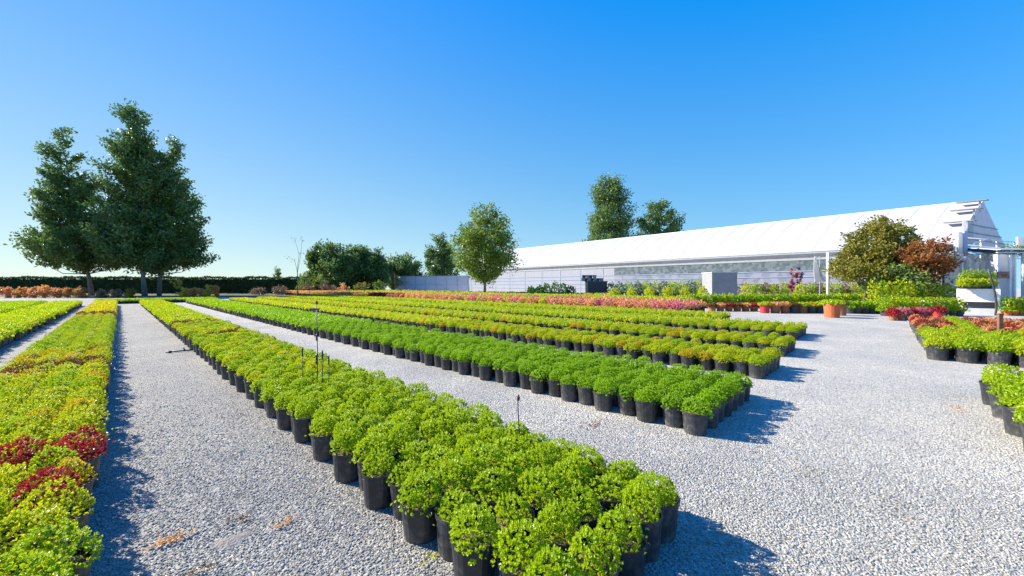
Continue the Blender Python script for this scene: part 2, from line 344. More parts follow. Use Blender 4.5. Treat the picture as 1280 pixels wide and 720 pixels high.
def far_mesh(plants, detail):
    """plants: list of (x,y,scale,matkey,rad,h,z0,potr,poth,potmat). One mesh, leaf counts by distance."""
    Vs = []; Fs4 = []; Ms = []; Ts = []; n0 = 0; keys = []
    g = np.random.default_rng(len(plants))
    cache = {}
    for (x, y, mk, rad, h, z0, pr, ph, pm, size) in plants:
        d = math.hypot(x, y)
        lod = 0 if d < 12 else 1 if d < 24 else 2
        tips, per, L = ((60, 6, .032), (36, 4, .048), (22, 4, .070))[lod]
        L *= size
        v = int(g.integers(5)); ck = (lod, v, rad, h, z0, size)
        if ck not in cache: cache[ck] = mound(np.random.default_rng(900 + v), tips, per, L, rad, z0, h)
        V, Fq = cache[ck]; a = g.random() * 6.283; c, s = math.cos(a), math.sin(a); sc = .9 + .22 * g.random()
        W = np.empty_like(V); W[:, 0] = (V[:, 0]*c - V[:, 1]*s) * sc + x; W[:, 1] = (V[:, 0]*s + V[:, 1]*c) * sc + y; W[:, 2] = z0 + (V[:, 2] - z0) * sc
        if mk not in keys: keys.append(mk)
        Vs.append(W); Fs4.append(Fq + n0); Ms.append(np.full(len(Fq), keys.index(mk))); n0 += len(W)
        Ts.append(tint4(len(Fq), g, g.random()))
        m = 10 if lod < 2 else 7
        ang = np.arange(m) * 2 * math.pi / m
        ring = lambda r_, z_: np.stack([x + r_*np.cos(ang), y + r_*np.sin(ang), np.full(m, z_)], 1)
        P = np.concatenate([ring(pr*.82, 0), ring(pr*.96, ph*.9), ring(pr, ph*.91), ring(pr, ph), ring(pr*.9, ph*.9), ring(.001, ph*.9)])
        j = np.arange(m); q = np.concatenate([np.stack([i*m + j, i*m + (j+1) % m, (i+1)*m + (j+1) % m, (i+1)*m + j], 1) for i in range(5)])
        if pm not in keys: keys.append(pm)
        Vs.append(P); Fs4.append(q + n0); Ms.append(np.full(len(q), keys.index(pm))); n0 += len(P)
        Ts.append(np.zeros((len(P), 4)))
    return mesh_np('foliage_and_pots', np.concatenate(Vs), [np.concatenate(Fs4)], [M[k] for k in keys], np.concatenate(Ms), np.concatenate(Ts))

# ------------------------------------------------------------------ potted shrub things
def potted(x, y, mk, label, group, size='s', near=True, kind='potted_shrub'):
    e = empty(kind, (x, y, 0), label, 'potted plant', group, random.random() * 6.28)
    pm, sm = {'s': (POT, SOIL), 'l': (POT, SOIL), 'm': (MIDPOT, MIDSOIL), 'b': (BIGPOT, BIGSOIL)}[size]
    p = link('pot', pm, e); kp = random.uniform(.965, 1.03); p.scale = (kp, kp, random.uniform(.96, 1.04)); p.rotation_euler = (random.uniform(-.022, .022), random.uniform(-.022, .022), 0)
    if near: link('soil', sm, p)
    k = .86 + random.random() * .27
    f = link('foliage', fol(mk, random.randrange(6), size), e, scale=(k, k*random.uniform(.93, 1.07), .90 + random.random() * .2)); f.location = (random.uniform(-.012, .012), random.uniform(-.012, .012), 0)
    if mk in ('red', 'bronze'): f['label'] = 'dark red leaves' if mk == 'red' else 'bronze brown leaves'
    return e

def in_view(x, y, m=60):
    p = project(x, y, .35)
    return p and -m < p[0] < 1280 + m and p[1] < 720 + 2.2 * m

def bed(x0, nx, y0, y1, pitch, pick, labels, group, limit, kind, size='s', skew=0.0):
    """returns the list of plants left over for the far part"""
    slots = []
    ny = int((y1 - y0) / pitch)
    for j in range(ny):
        for i in range(nx):
            x = x0 + (i + (.12 if j % 2 else -.12)) * pitch + random.uniform(-.018, .018)
            y = y0 + j * pitch - skew * i + random.uniform(-.018, .018)
            slots.append((math.hypot(x, y), i, j, x, y))
    vis = sorted(s for s in slots if in_view(s[3], s[4]))
    near = set((s[1], s[2]) for s in vis[:limit])
    left = []
    for d, i, j, x, y in slots:
        mk = pick(i, j, x, y)
        if (i, j) in near:
            if mk in ('red', 'bronze') and mk in labels: lb = labels[mk] if not callable(labels[mk]) else labels[mk](y)
            elif j == 0: lb = labels['corner_l'] if i == 0 else labels['corner_r'] if i == nx - 1 else labels['end']
            elif i == 0: lb = labels['left']
            elif i == nx - 1: lb = labels['right']
            else: lb = labels['mid']
            potted(x, y, mk, lb, group, size, d < 9, kind)
        elif in_view(x, y, 300) or d < 3.5:
            left.append((x, y, mk, .136, .125 if size == 's' else .19, .225, POT_R, POT_H, 'pot', 1.0))
    return left
def stuff(name, plants, label, cat, group=None):
    o = link(name, far_mesh(plants, 0)); tag(o, label, cat, group, 'stuff'); return o

PITCH = .272
def L6(a, bed_, lside, rside):
    return dict(corner_l=f'{a} at the near left corner of {bed_}', corner_r=f'{a} at the near right corner of {bed_}',
                end=f'{a} in the nearest end row of {bed_}, between its corners', left=f'{a} on the left edge of {bed_}{lside}',
                right=f'{a} on the right edge of {bed_}{rside}', mid=f'{a} inside the nearer part of {bed_}')
# bed on the far left of the frame edge, beside the camera: yellow green with red and bronze cross rows
def pick1(i, j, x, y):
    if abs(y - 4.55 - .25 * (x + .3)) < .137 and x > -.95: return 'red'
    if abs(y - 3.72) < .125 and -.55 < x < -.1: return 'red'
    if abs(y - 9.3) < .2 or abs(y - 24.6) < .7 or (abs(y - 10.6) < .14 and random.random() < .5): return 'bronze'
    if y < 8: return random.choices(('gold', 'amber', 'lime'), (5, .7, 3))[0]
    if y < 11.5: return random.choices(('gold', 'amber', 'lime', 'rustleaf'), (5, 2.5, 1.5, .4))[0]
    if y > 22: return random.choices(('gold', 'amber'), (2, 2))[0]
    return random.choices(('lime', 'gold'), (4, 2))[0]
la = L6('yellow green shrub', 'the leftmost bed', ' by its path', ' over the shaded strip')
la['red'] = lambda y: 'dark red shrub in the long red row across the leftmost bed' if y > 4 else 'dark red shrub in the short red patch nearest the camera'
la['bronze'] = lambda y: 'bronze brown shrub in the brown row across the leftmost bed'
b1 = bed(-1.085, 4, 1.0, 45, PITCH, pick1, la, 'yellow green shrubs of the left bed', 300, 'bronze_tip_shrub', 'l')
# central bed
def pick2(i, j, x, y):
    if (abs(y - 13.2) < .5 or abs(y - 17.5) < .6) and random.random() < .55: return 'bronze'
    if y < 6: return 'lime'
    return random.choices(('lime', 'gold'), (5, 3))[0] if y < 12 else random.choices(('lime', 'gold'), (2, 4))[0]
lb = L6('bright lime shrub', 'the central bed', ' by the wide path', ' by the gravel path')
lb['bronze'] = 'brown tinged shrub in a patchy row of the central bed'
b2 = bed(1.40, 5, 1.05, 45, PITCH, pick2, lb, 'lime shrubs of the central bed', 300, 'lime_shrub')
# deep green bed
lc = L6('deep green shrub', 'the deep green bed', ' above its gravel path', ' by the yellow bed')
b3 = bed(4.44, 7, 1.48, 46, .285, lambda i, j, x, y: 'green' if y < 26 or random.random() < .5 else 'lime', lc, 'deep green shrubs', 300, 'green_shrub')
# golden beds behind it
def pickg(i, j, x, y): return 'gold' if random.random() < .8 else 'amber' if random.random() < .35 else 'lime'
ld = L6('yellow shrub', 'the first yellow bed', ' behind the deep green bed', '')
b4 = bed(7.78, 5, 1.6, 47, .29, pickg, ld, 'yellow shrubs behind the deep green bed', 170, 'yellow_shrub')
le = L6('yellow green shrub', 'the second yellow bed', ' facing the first', '')
b5 = bed(10.55, 5, 1.75, 49, .30, lambda i, j, x, y: random.choices(('gold', 'amber', 'lime'), (6, 1, 2))[0], le, 'shrubs of the second yellow bed', 80, 'yellow_shrub')
lf = L6('lime yellow shrub', 'the third yellow bed', ' facing the second', '')
b6 = bed(13.85, 7, 2.0, 51, .31, lambda i, j, x, y: random.choices(('lime', 'gold'), (2, 4))[0], lf, 'shrubs of the third yellow bed', 50, 'yellow_shrub')
stuff('shrub_bed', b1, 'far stretch of the yellow green leftmost bed, banded bronze near its end', 'plant bed')
stuff('shrub_bed', b2, 'far narrowing stretch of the lime central bed', 'plant bed')
stuff('shrub_bed', b3, 'far stretch of the deep green bed in black pots', 'plant bed')
stuff('shrub_bed', b4, 'far stretch of the first yellow bed behind the deep green one', 'plant bed')
stuff('shrub_bed', b5, 'far stretch of the second yellow bed', 'plant bed')
stuff('shrub_bed', b6, 'far stretch of the third yellow bed', 'plant bed')
def field(x0, x1, y0, y1, pitch, pick, rad=.15, h=.155, z0=.225, pr=.135, ph=.24, pm='pot', size=1.0, margin=150):
    out = []
    y = y0; r = 0
    while y < y1:
        x = x0 + (pitch * .3 if r % 2 else 0)
        while x < x1:
            px, py = x + random.uniform(-.06, .06) * pitch / .3, y + random.uniform(-.06, .06) * pitch / .3
            if in_view(px, py, margin): out.append((px, py, pick(px, py), rad, h, z0, pr, ph, pm, size))
            x += pitch
        y += pitch; r += 1
    return out
big = dict(rad=.30, h=.36, z0=.34, pr=.20, ph=.36, size=1.7)
stuff('shrub_bed', field(-3.35, -1.95, 9, 46, .28, lambda x, y: random.choices(('lime', 'gold'), (3, 2))[0]), 'lime bed left of the leftmost gravel path', 'plant bed')
stuff('shrub_bed', field(-6.2, -4.1, 17, 48, .30, lambda x, y: random.choices(('lime', 'green'), (3, 1))[0]), 'far left green bed at the frame edge', 'plant bed')
stuff('shrub_bed', field(17.5, 19.5, 5.2, 55, .33, lambda x, y: random.choices(('lime', 'gold'), (1, 4))[0]), 'fourth yellow green bed, in front of the salmon one', 'plant bed')
def pick8(x, y):
    if y < 16: return random.choices(('pink', 'salmon', 'orange'), (2, 4, 1))[0]
    if y < 30: return random.choices(('pink', 'red', 'salmon'), (5, 1, 2))[0] if x > 22.3 else random.choices(('salmon', 'gold', 'pink'), (5, 2, 2))[0]
    if 36 < y < 44 and x < 22: return 'red' if random.random() < .8 else 'salmon'
    return random.choices(('salmon', 'yellow', 'orange'), (5, 2, 3))[0]
stuff('shrub_bed', field(20.8, 24.6, 8, 76, .52, pick8, **big), 'salmon pink and red bed across the middle distance', 'plant bed')
stuff('shrub_bed', field(27.5, 31.5, 11, 84, .55, lambda x, y: random.choices(('gold', 'lime', 'amber'), (3, 3, 1))[0], **big), 'yellow green bed behind the salmon one', 'plant bed')
stuff('shrub_bed', field(35, 38.5, 22, 90, .62, lambda x, y: random.choices(('bronze', 'mid', 'salmon', 'gold'), (2, 2, 3, 3))[0], **big), 'brown and green mixed bed nearest the greenhouse wall', 'plant bed')
stuff('shrub_bed', field(-1.3, 7, 48, 50, .32, lambda x, y: random.choices(('lime', 'green'), (3, 1))[0]), 'short bed set across the far end of the rows', 'plant bed')

# right hand beds: wider pots
def right_bed(xs, ys, pitch, size, pick, lab, group):
    for a in range(int((xs[1] - xs[0]) / pitch) + 1):
        for b in range(int((ys[0] - ys[1]) / pitch) + 1):
            x = xs[0] + a * pitch + random.uniform(-.015, .015); y = ys[0] - b * pitch + random.uniform(-.015, .015) - (.1 if a % 2 else 0)
            if not in_view(x, y, 90): continue
            potted(x, y, pick(a, b, x, y), lab(a, b, pick(a, b, x, y)), group, size, x < 9, 'wide_pot_shrub')
def lr(a, b, mk):
    if mk in ('bronze', 'red', 'salmon'): return mk + ' leaved shrub at the back of the right hand bed'
    if a == 0 and b == 0: return 'lime shrub in wide black pot at the front left corner, right hand bed'
    if a == 0: return 'lime shrub in wide black pot, front row of the right hand bed'
    if b == 0: return 'lime shrub on the gravel side edge of the right hand bed'
    return 'lime shrub inside the right hand bed of wide pots'
right_bed((12.35, 21.2), (-.80, -4.2), .40, 'b', lambda a, b, x, y: ('bronze', 'red', 'salmon')[(a*5 + b*2) % 3] if (x > 15.6 and (a * 7 + b * 3) % 7 < 6) else 'gold' if (a + b) % 3 == 0 else 'lime', lr, 'shrubs of the right hand bed')
def lr2(a, b, mk):
    if b == 0 and a == 0: return 'leafy lime shrub in the black pot nearest the right frame edge'
    if b == 0: return 'leafy lime shrub on the gravel side edge of the near right bed'
    return 'leafy lime shrub inside the near right bed at the frame edge'
right_bed((6.05, 8.7), (-1.06, -2.3), .36, 'm', lambda a, b, x, y: 'lime', lr2, 'shrubs of the near right bed')

# ------------------------------------------------------------------ ground
g_ = MB(); n = 40
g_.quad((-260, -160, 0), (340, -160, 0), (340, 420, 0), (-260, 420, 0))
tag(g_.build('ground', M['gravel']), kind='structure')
def strip(z0, z1, u0, u1):
    P = [at_depth(u, HZ, z)[:2] for u, z in ((u0, z0), (u1, z0), (u1, z1), (u0, z1))]
    n = 30; V = []; 
    for i in range(n + 1):
        t = i/n; a = np.array(P[0])*(1-t) + np.array(P[1])*t; b = np.array(P[3])*(1-t) + np.array(P[2])*t; w = .8*math.sin(t*23) + .5*math.sin(t*61)
        V += [(a[0] + sn*w, a[1] + cs*w, .004), (b[0], b[1], .004)]
    tag(MB().add(V, [(2*i, 2*i + 2, 2*i + 3, 2*i + 1) for i in range(n)]).build('soil_strip', M['verge']), kind='structure')
strip(53, 86, -330, 470)
# loose stones lying on the gravel near the camera
def stones():
    t = (1 + 5 ** .5) / 2
    iv = unit(np.array([(-1,t,0),(1,t,0),(-1,-t,0),(1,-t,0),(0,-1,t),(0,1,t),(0,-1,-t),(0,1,-t),(t,0,-1),(t,0,1),(-t,0,-1),(-t,0,1)], float))
    fi = np.array([(0,11,5),(0,5,1),(0,1,7),(0,7,10),(0,10,11),(1,5,9),(5,11,4),(11,10,2),(10,7,6),(7,1,8),(3,9,4),(3,4,2),(3,2,6),(3,6,8),(3,8,9),(4,9,5),(2,4,11),(6,2,10),(8,6,7),(9,8,1)])
    g = np.random.default_rng(3)
    P = []
    zs = np.linspace(1.7, 9.0, 40)
    for z0, z1 in zip(zs[:-1], zs[1:]):
        dens = 4600*math.exp(-((z0 - 1.7)/2.1)**1.5) + 60; w = 1.5*z1; k = int((z1 - z0)*2*w*dens)
        z = g.uniform(z0, z1, k); r = g.uniform(-w, w, k)
        P.append(np.stack([z * sn + r * cs, z * cs - r * sn], 1))
    P = np.concatenate(P); x, y = P[:, 0], P[:, 1]
    inbed = ((x > -1.05) & (x < -.3) & (y > 1)) | ((x > 1.5) & (x < 2.45) & (y > 1.2)) | ((x > 4.6) & (x < 6.1) & (y > 1.6)) | ((x > 7.9) & (x < 8.9) & (y > 1.7))
    P = P[~inbed]; k = len(P)
    s = .0034 + .0052 * g.random(k) ** 1.8
    ax = s[:, None] * g.uniform(.65, 1.25, (k, 3)); ax[:, 2] *= .62
    V = iv[None] * g.uniform(.82, 1.18, (k, 12, 1)) * ax[:, None]
    a = g.random(k) * 6.283; c, sn_ = np.cos(a)[:, None], np.sin(a)[:, None]
    W = np.stack([V[..., 0]*c - V[..., 1]*sn_ + P[:, :1], V[..., 0]*sn_ + V[..., 1]*c + P[:, 1:2], V[..., 2] + ax[:, 2:3] * .55], -1).reshape(-1, 3)
    Fq = (fi[None] + (np.arange(k) * 12)[:, None, None]).reshape(-1, 3)
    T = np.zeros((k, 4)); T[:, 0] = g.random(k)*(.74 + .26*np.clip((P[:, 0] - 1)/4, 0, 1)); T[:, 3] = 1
    o = link('loose_gravel', mesh_np('loose_gravel', W, [Fq], [M['stone']], tint=np.repeat(T, 12, 0)))
    tag(o, 'loose grey gravel stones covering the yard between the beds', 'gravel', kind='stuff')
stones()
# a patch of pale dust and small heaps of dry leaves on the paths
def blob_patch(name, x, y, rx, ry, mat, label, cat, h=.008):
    a = np.linspace(0, 2*math.pi, 29)[:-1]; rr = 1 + .22*np.sin(3*a + x) + .12*np.sin(7*a + y)
    V = [(x, y, h)] + [(x + rx*r_*.55*math.cos(t), y + ry*r_*.55*math.sin(t), h*.9) for t, r_ in zip(a, rr)] + [(x + rx*r_*math.cos(t), y + ry*r_*math.sin(t), .0005) for t, r_ in zip(a, rr)]
    F_ = [(0, 1 + i, 1 + (i+1) % 28) for i in range(28)] + [(1 + i, 29 + i, 29 + (i+1) % 28, 1 + (i+1) % 28) for i in range(28)]
    o = MB().add(V, F_).build(name, mat, None, True); return tag(o, label, cat)
x, y, _ = ground_at(290, 676); blob_patch('dust_patch', x, y, .10, .075, M['dirt'], 'pale bare patch of dust on the wide gravel path', 'dust')
def litter(u, v, n, sx, label, key='orange', rot=0):
    x, y, _ = ground_at(u, v)
    g = np.random.default_rng(int(u)); B = np.stack([x + g.normal(size=n)*sx, y + g.normal(size=n)*sx*.45, .012 + g.random(n)*.018], 1)
    A = unit(np.stack([g.normal(size=n), g.normal(size=n), g.normal(size=n)*.25], 1))
    V, Fq = leaf_quads(B, A, .016 + .02*g.random(n), .008 + .01*g.random(n), g, .05)
    o = link('leaf_litter', mesh_np('leaf_litter', V, [Fq], [M[key]], tint=tint4(len(Fq), g))); tag(o, label, 'leaf litter', 'scraps of dry leaves on the gravel')
litter(215, 677, 60, .055, 'yellow scrap of dry leaves beside the shadow strip', 'orange')
litter(355, 656, 30, .035, 'orange scrap of dry leaves right of the dust patch', 'orange')
litter(300, 652, 36, .07, 'thin brownish litter just behind the dust patch', 'brown')
litter(250, 716, 40, .06, 'dry litter at the bottom edge of the wide path', 'brown')
litter(742, 532, 60, .10, 'brown dry litter on the path below the deep green bed', 'bronze')
litter(1197, 512, 46, .10, 'rusty litter on the gravel beside the near right bed', 'orange')
litter(905, 690, 26, .12, 'scattered dry scraps on the gravel below the foreground bed corner', 'brown')
litter(1120, 640, 24, .14, 'few brown scraps on the open gravel at lower right', 'brown')
litter(1010, 590, 18, .10, 'few dry scraps on the open gravel near the middle of the yard', 'brown')
litter(560, 440, 40, .2, 'dry scraps along the narrow path before the deep green bed', 'brown')
litter(300, 520, 26, .10, 'thin dry scraps halfway along the wide path', 'brown')
litter(538, 700, 16, .03, 'small yellow weed at the foot of the central bed', 'gold')

# ------------------------------------------------------------------ trees, hedge, shrubs
def crown_mesh(seed, H, prof, clumps, per, leaf, mat, lean=(0, 0), clump_r=None, bias=.42, stretch=1.0):
    """prof: list of (height fraction, radius). Leaves in clumps spread through the crown."""
    g = np.random.default_rng(seed)
    hs = np.array([p[0] for p in prof]); rs = np.array([p[1] for p in prof])
    hh = np.linspace(hs[0], hs[-1], 200); w = np.interp(hh, hs, rs) ** 1.5 + .02; cdf = np.cumsum(w) / w.sum()
    h = np.interp(g.random(clumps), cdf, hh); a = g.random(clumps) * 2*math.pi
    lob = 1 + .13*np.sin(3*a + 9*h + seed) + .10*np.sin(7*a - 15*h)
    r = np.interp(h, hs, rs) * g.random(clumps) ** bias * lob
    C = np.stack([r*np.cos(a) + lean[0]*h*H, r*np.sin(a) + lean[1]*h*H, h*H], 1)
    cr = (clump_r or .06*H) * g.uniform(.6, 1.3, clumps)
    out = np.stack([np.cos(a), np.sin(a), np.full(clumps, .9)], 1)
    B = np.repeat(C, per, 0); k = len(B)
    d = unit(g.normal(size=(k, 3))) * (g.random((k, 1)) ** .45) * np.repeat(cr, per)[:, None]
    d[:, 2] *= .8
    along = np.repeat(out, per, 0) * (g.random((k, 1)) - .5) * np.repeat(cr, per)[:, None] * 1.2 * stretch
    B = B + d + along
    A = unit(g.normal(size=(k, 3)) + np.repeat(out, per, 0) * .5)
    V, Fq = leaf_quads(B, A, leaf*(.7 + .7*g.random(k)), leaf*.6*(.7 + .6*g.random(k)), g, .12)
    T = np.zeros((k, 4)); T[:, 0] = g.random(k); T[:, 1] = np.repeat(g.random(clumps), per); T[:, 3] = 1
    return mesh_np('crown', V, [Fq], [M[mat]], tint=np.repeat(T, 4, 0)), C
def tree(name, u, z, top_v, prof, label, cat, mat, clumps=240, per=40, leaf=.35, trunk_r=.3, lean=(0, 0), bark='bark', seed=1, clump_r=None, group=None, limbs=26, base_h=0.0, bias=.42, trunk_top=.88, stretch=1.0):
    x, y, _ = at_depth(u, HZ, z); H = CH + (HZ - top_v) * z / F - base_h
    e = empty(name, (x, y, base_h), label, cat, group)
    me, C = crown_mesh(seed, H, prof, clumps, per, leaf, mat, lean, clump_r, bias, stretch)
    g = np.random.default_rng(seed + 50)
    mb = MB(); ks = np.linspace(0, trunk_top, 9)
    wob = g.normal(size=(9, 2)) * trunk_r * .25; wob[0] = 0
    tp = [(lean[0]*k*H + w[0], lean[1]*k*H + w[1], k*H - (.05 if k == 0 else 0)) for k, w in zip(ks, wob)]
    mb.tube(tp, [trunk_r*(1.35 if k == 0 else 1.05 - .95*k/trunk_top) for k in ks], 10)
    tpn = np.array(tp)
    for c in C[g.choice(len(C), min(limbs, len(C)), replace=False)]:
        k = max(prof[0][0]*.8, c[2]/H - .10 - .12*g.random())
        b = np.array([np.interp(k*H, tpn[:, 2], tpn[:, i]) for i in range(3)]); b[2] = min(k*H, tpn[-1, 2])
        m_ = (b + c)/2 + np.array([0, 0, -.04*H*g.random()])
        r0 = trunk_r*.38*(1 - .7*k)
        mb.tube([b, m_, c], [r0, r0*.6, r0*.2], 5)
    mb.build('trunk', M[bark], e, True)
    link('crown', me, e)
    return e
# direction in the picture plane to the right, in world axes (for leaning trunks)
RX, RY = cs, -sn
big3 = 'tall dark trees left of the rows'
tree('broadleaf_tree', 115, 60, 150, [(.155, 2.4), (.20, 5.6), (.28, 6.3), (.42, 4.7), (.56, 3.5), (.72, 2.0), (.88, .8), (.985, .05)], 'left dark tree of the tall clump, a little lower and standing apart', 'tree', 'dark',
     270, 120, .42, .27, (-.20*RX, -.20*RY), seed=11, group=big3, clump_r=.88, bias=.5, stretch=1.7)
tree('broadleaf_tree', 181, 58, 120, [(.155, 2.6), (.20, 4.6), (.33, 5.2), (.5, 4.2), (.7, 2.9), (.85, 1.5), (.95, .5), (.985, .05)], 'tallest dark tree, middle of the clump with its pointed top', 'tree', 'dark',
     310, 120, .42, .28, (-.07*RX, -.07*RY), seed=12, group=big3, clump_r=.88, bias=.5, stretch=1.7)
tree('broadleaf_tree', 199, 61, 168, [(.165, 2.8), (.21, 5.3), (.32, 5.6), (.48, 4.2), (.66, 2.7), (.86, 1.0), (.985, .05)], 'right dark tree of the tall clump, with a side lobe towards the sheds', 'tree', 'dark',
     250, 120, .42, .25, (.09*RX, .09*RY), seed=13, group=big3, clump_r=.88, bias=.5, stretch=1.7)
def hedge():
    z = 75; H = 3.15; w0, w1 = -520, 385
    a = np.array(at_depth(w0 + 250, HZ, z)[:2]); b = np.array(at_depth(402, HZ, z)[:2])
    d = (b - a)/np.linalg.norm(b - a); nrm = np.array([-sn, -cs]); Ln = np.linalg.norm(b - a)
    e = empty('clipped_hedge', (a[0], a[1], 0), 'long dark clipped hedge closing the yard behind the tall trees', 'hedge')
    rz = math.atan2(d[1], d[0]); e.rotation_euler = (0, 0, rz)
    MB().box((Ln/2, .9, H/2 - .1), (Ln - .3, 1.2, H - .4)).build('twig_core', M['hedge'], e)
    g = np.random.default_rng(5); k = 26000
    X = g.random(k)*Ln; side = g.random(k) < .68
    top = H + .12*np.sin(X*.7) + .08*np.sin(X*2.3 + 1)
    Z = np.where(side, g.random(k)*top, top - .15*g.random(k)); Y = np.where(side, .12 + .2*g.random(k) + .1*np.sin(X*1.7 + Z*2), g.random(k)*1.7)
    B = np.stack([X, Y, Z], 1); A = unit(g.normal(size=(k, 3)) + np.array([0, -.6, .5]))
    V, Fq = leaf_quads(B, A, .22 + .2*g.random(k), .14 + .12*g.random(k), g)
    T = np.zeros((k, 4)); T[:, 0] = g.random(k); T[:, 1] = .5 + .5*np.sin(X*.9 + 2*np.sin(X*.31)); T[:, 3] = 1
    link('leaves', mesh_np('leaves', V, [Fq], [M['hedge']], tint=np.repeat(T, 4, 0)), e)
hedge()
ovoid = [(.20, 1.4), (.27, 4.0), (.42, 5.4), (.62, 5.0), (.82, 3.6), (.95, 1.8), (1, .6)]
tree('lone_tree', 606, 50, 260, [(a_, b_*.7) for a_, b_ in ovoid], 'lone leafy tree with sunlit left side before the greenhouse corner', 'tree', 'bright', 210, 80, .30, .17, (.01, 0), 'dbark', 21, clump_r=.85)
col = lambda w: [(.08, w*.75), (.3, w), (.55, w*.95), (.8, w*.7), (.94, w*.35), (1, .15*w)]
tree('poplar_tree', 762, 112, 217, col(6.4), 'tall poplar rising behind the greenhouse roof', 'tree', 'mid', 300, 80, .62, .4, seed=31, clump_r=1.7, bias=.5)
tree('poplar_tree', 823, 114, 250, [(.1, 4), (.35, 6.5), (.6, 7), (.8, 5), (.94, 2.6), (1, .8)], 'lower rounder tree right of the tall poplar, behind the roof', 'tree', 'mid', 230, 80, .62, .35, seed=32, clump_r=1.6)
rnd = lambda w: [(.06, w*.6), (.25, w*.95), (.5, w), (.75, w*.8), (.93, w*.45), (1, .1*w)]
mg = 'dark trees at the end of the hedge'
tree('background_tree', 395, 84, 306, col(1.5), 'narrow dark tree at the left end of the far tree group', 'tree', 'dark', 70, 70, .5, .2, seed=41, clump_r=.9, group=mg)
tree('background_tree', 423, 84, 304, rnd(4.1), 'broad rounded dark tree beside the end of the hedge', 'tree', 'mid', 160, 80, .52, .25, seed=42, clump_r=1.2, group=mg)
tree('background_tree', 449, 88, 309, rnd(3.0), 'rounded dark tree just right of the broadest one', 'tree', 'mid', 120, 80, .52, .22, seed=47, clump_r=1.2, group=mg)
tree('background_tree', 470, 86, 313, col(2.0), 'pointed dark tree between the rounded trees and the low green ones', 'tree', 'dark', 90, 75, .5, .2, seed=43, clump_r=1.0, group=mg)
tree('background_tree', 503, 96, 321, rnd(5.0), 'low wide lighter green tree behind the white side wall', 'tree', 'mid', 140, 75, .55, .2, seed=44, clump_r=1.3, group=mg)
tree('background_tree', 551, 122, 291, [(.1, 3.0), (.3, 4.6), (.5, 4.2), (.7, 3.3), (.9, 1.6), (1, .4)], 'dark tree with ragged top left of the lone tree', 'tree', 'dark', 150, 85, .6, .22, seed=45, clump_r=1.2, group=mg)
tree('background_tree', 348, 92, 332, rnd(1.0), 'tiny tree top poking above the hedge', 'tree', 'dark', 20, 40, .35, .12, seed=46, clump_r=.6)
# young bare tree with thin upright branches
def sapling():
    z = 46; x, y, _ = at_depth(372, HZ, z); e = empty('bare_sapling', (x, y, 0), 'thin bare sapling with upright branches in front of the hedge', 'tree')
    def P(u, v): p = at_depth(u, v, z); return (p[0] - x, p[1] - y, p[2])
    MB().tube([(0, 0, -.05), P(372.3, 350), P(371.5, 338)], [.07, .055, .04], 6).tube([P(371.5, 338), P(368, 325), P(361, 322)], [.025, .018, .008], 5)\
        .tube([P(371.5, 338), P(374, 318), P(368, 298)], [.028, .02, .008], 5).tube([P(372, 340), P(376, 318), P(378, 296)], [.028, .02, .008], 5).build('trunk', M['bark'], e, True)
    g = np.random.default_rng(2); pts = np.array([P(361, 322), P(368, 300), P(378, 300), P(376, 316), P(366, 325)])
    B = np.repeat(pts, 9, 0) + g.normal(size=(45, 3))*.16
    V, Fq = leaf_quads(B, unit(g.normal(size=(45, 3))), np.full(45, .14), np.full(45, .08), g)
    link('crown', mesh_np('crown', V, [Fq], [M['brown']], tint=tint4(45, g)), e)
sapling()
def shrub(name, u, z, v_top, width_px, label, mat, cat='shrub', group=None, leaf=None, per=36, clumps=None, seed=None, base_h=0, bark='dbark', prof=None, stemmed=.06, shape=None):
    w = width_px*z/F/2*.76; H = CH + (HZ - v_top)*z/F - base_h
    prof = prof or [(stemmed, w*.55), (.3, w*.95), (.55, w), (.8, w*.75), (1, w*.3)]
    return tree(name, u, z, v_top, prof, label, cat, mat, clumps or 26, per, leaf or max(.05, .12*H), max(.02, .02*H), bark=bark, seed=seed or int(u*3 + z), clump_r=max(w*.30, .1), group=group, limbs=8, base_h=base_h, trunk_top=.7)
og = 'orange shrubs in front of the hedge'
for i, (u, vt, wd, mk, lb_) in enumerate([(8, 360, 20, 'salmon', 'salmon shrub at the left frame edge before the hedge'), (26, 361, 18, 'orange', 'low orange shrub second from the left frame edge'),
        (43, 359.5, 17, 'salmon', 'salmon shrub left of the tallest orange one'), (57, 357.5, 20, 'orange', 'tallest orange shrub in the left shrub line'),
        (73, 360.5, 16, 'salmon', 'low salmon shrub just right of the tallest orange shrub'), (88, 359.5, 18, 'orange', 'orange shrub second left of the first trunk'),
        (103, 359, 17, 'orange', 'orange shrub touching the left tree trunk'),
        (128, 362, 16, 'brown', 'brown twiggy shrub between the left trunk and the middle trunks'), (146, 362.5, 14, 'brown', 'low brown shrub at the end of the wide path'), (163, 362, 14, 'olive', 'olive brown shrub just left of the middle trunk'),
        (231, 360, 13, 'yellow', 'yellow shrub leftmost of those right of the big trunks'), (241, 360, 12, 'orange', 'small orange shrub beside the yellow one'),
        (252, 360, 12, 'orange', 'small orange shrub under the hedge, before the taller pair'), (261, 357.5, 13, 'yellow', 'taller golden shrub under the hedge'), (269, 357.5, 9, 'orange', 'narrow orange shrub last in the line under the hedge')]):
    shrub('flowering_shrub', u, 50, vt, wd, lb_, mk, group=og, leaf=.2)
shrub('young_tree', 220, 54, 349, 10, 'small yellow tree with thin stem beside the big trunks', 'yellow', 'tree', leaf=.2, clumps=14, prof=[(.45, .3), (.65, .6), (.85, .5), (1, .15)])
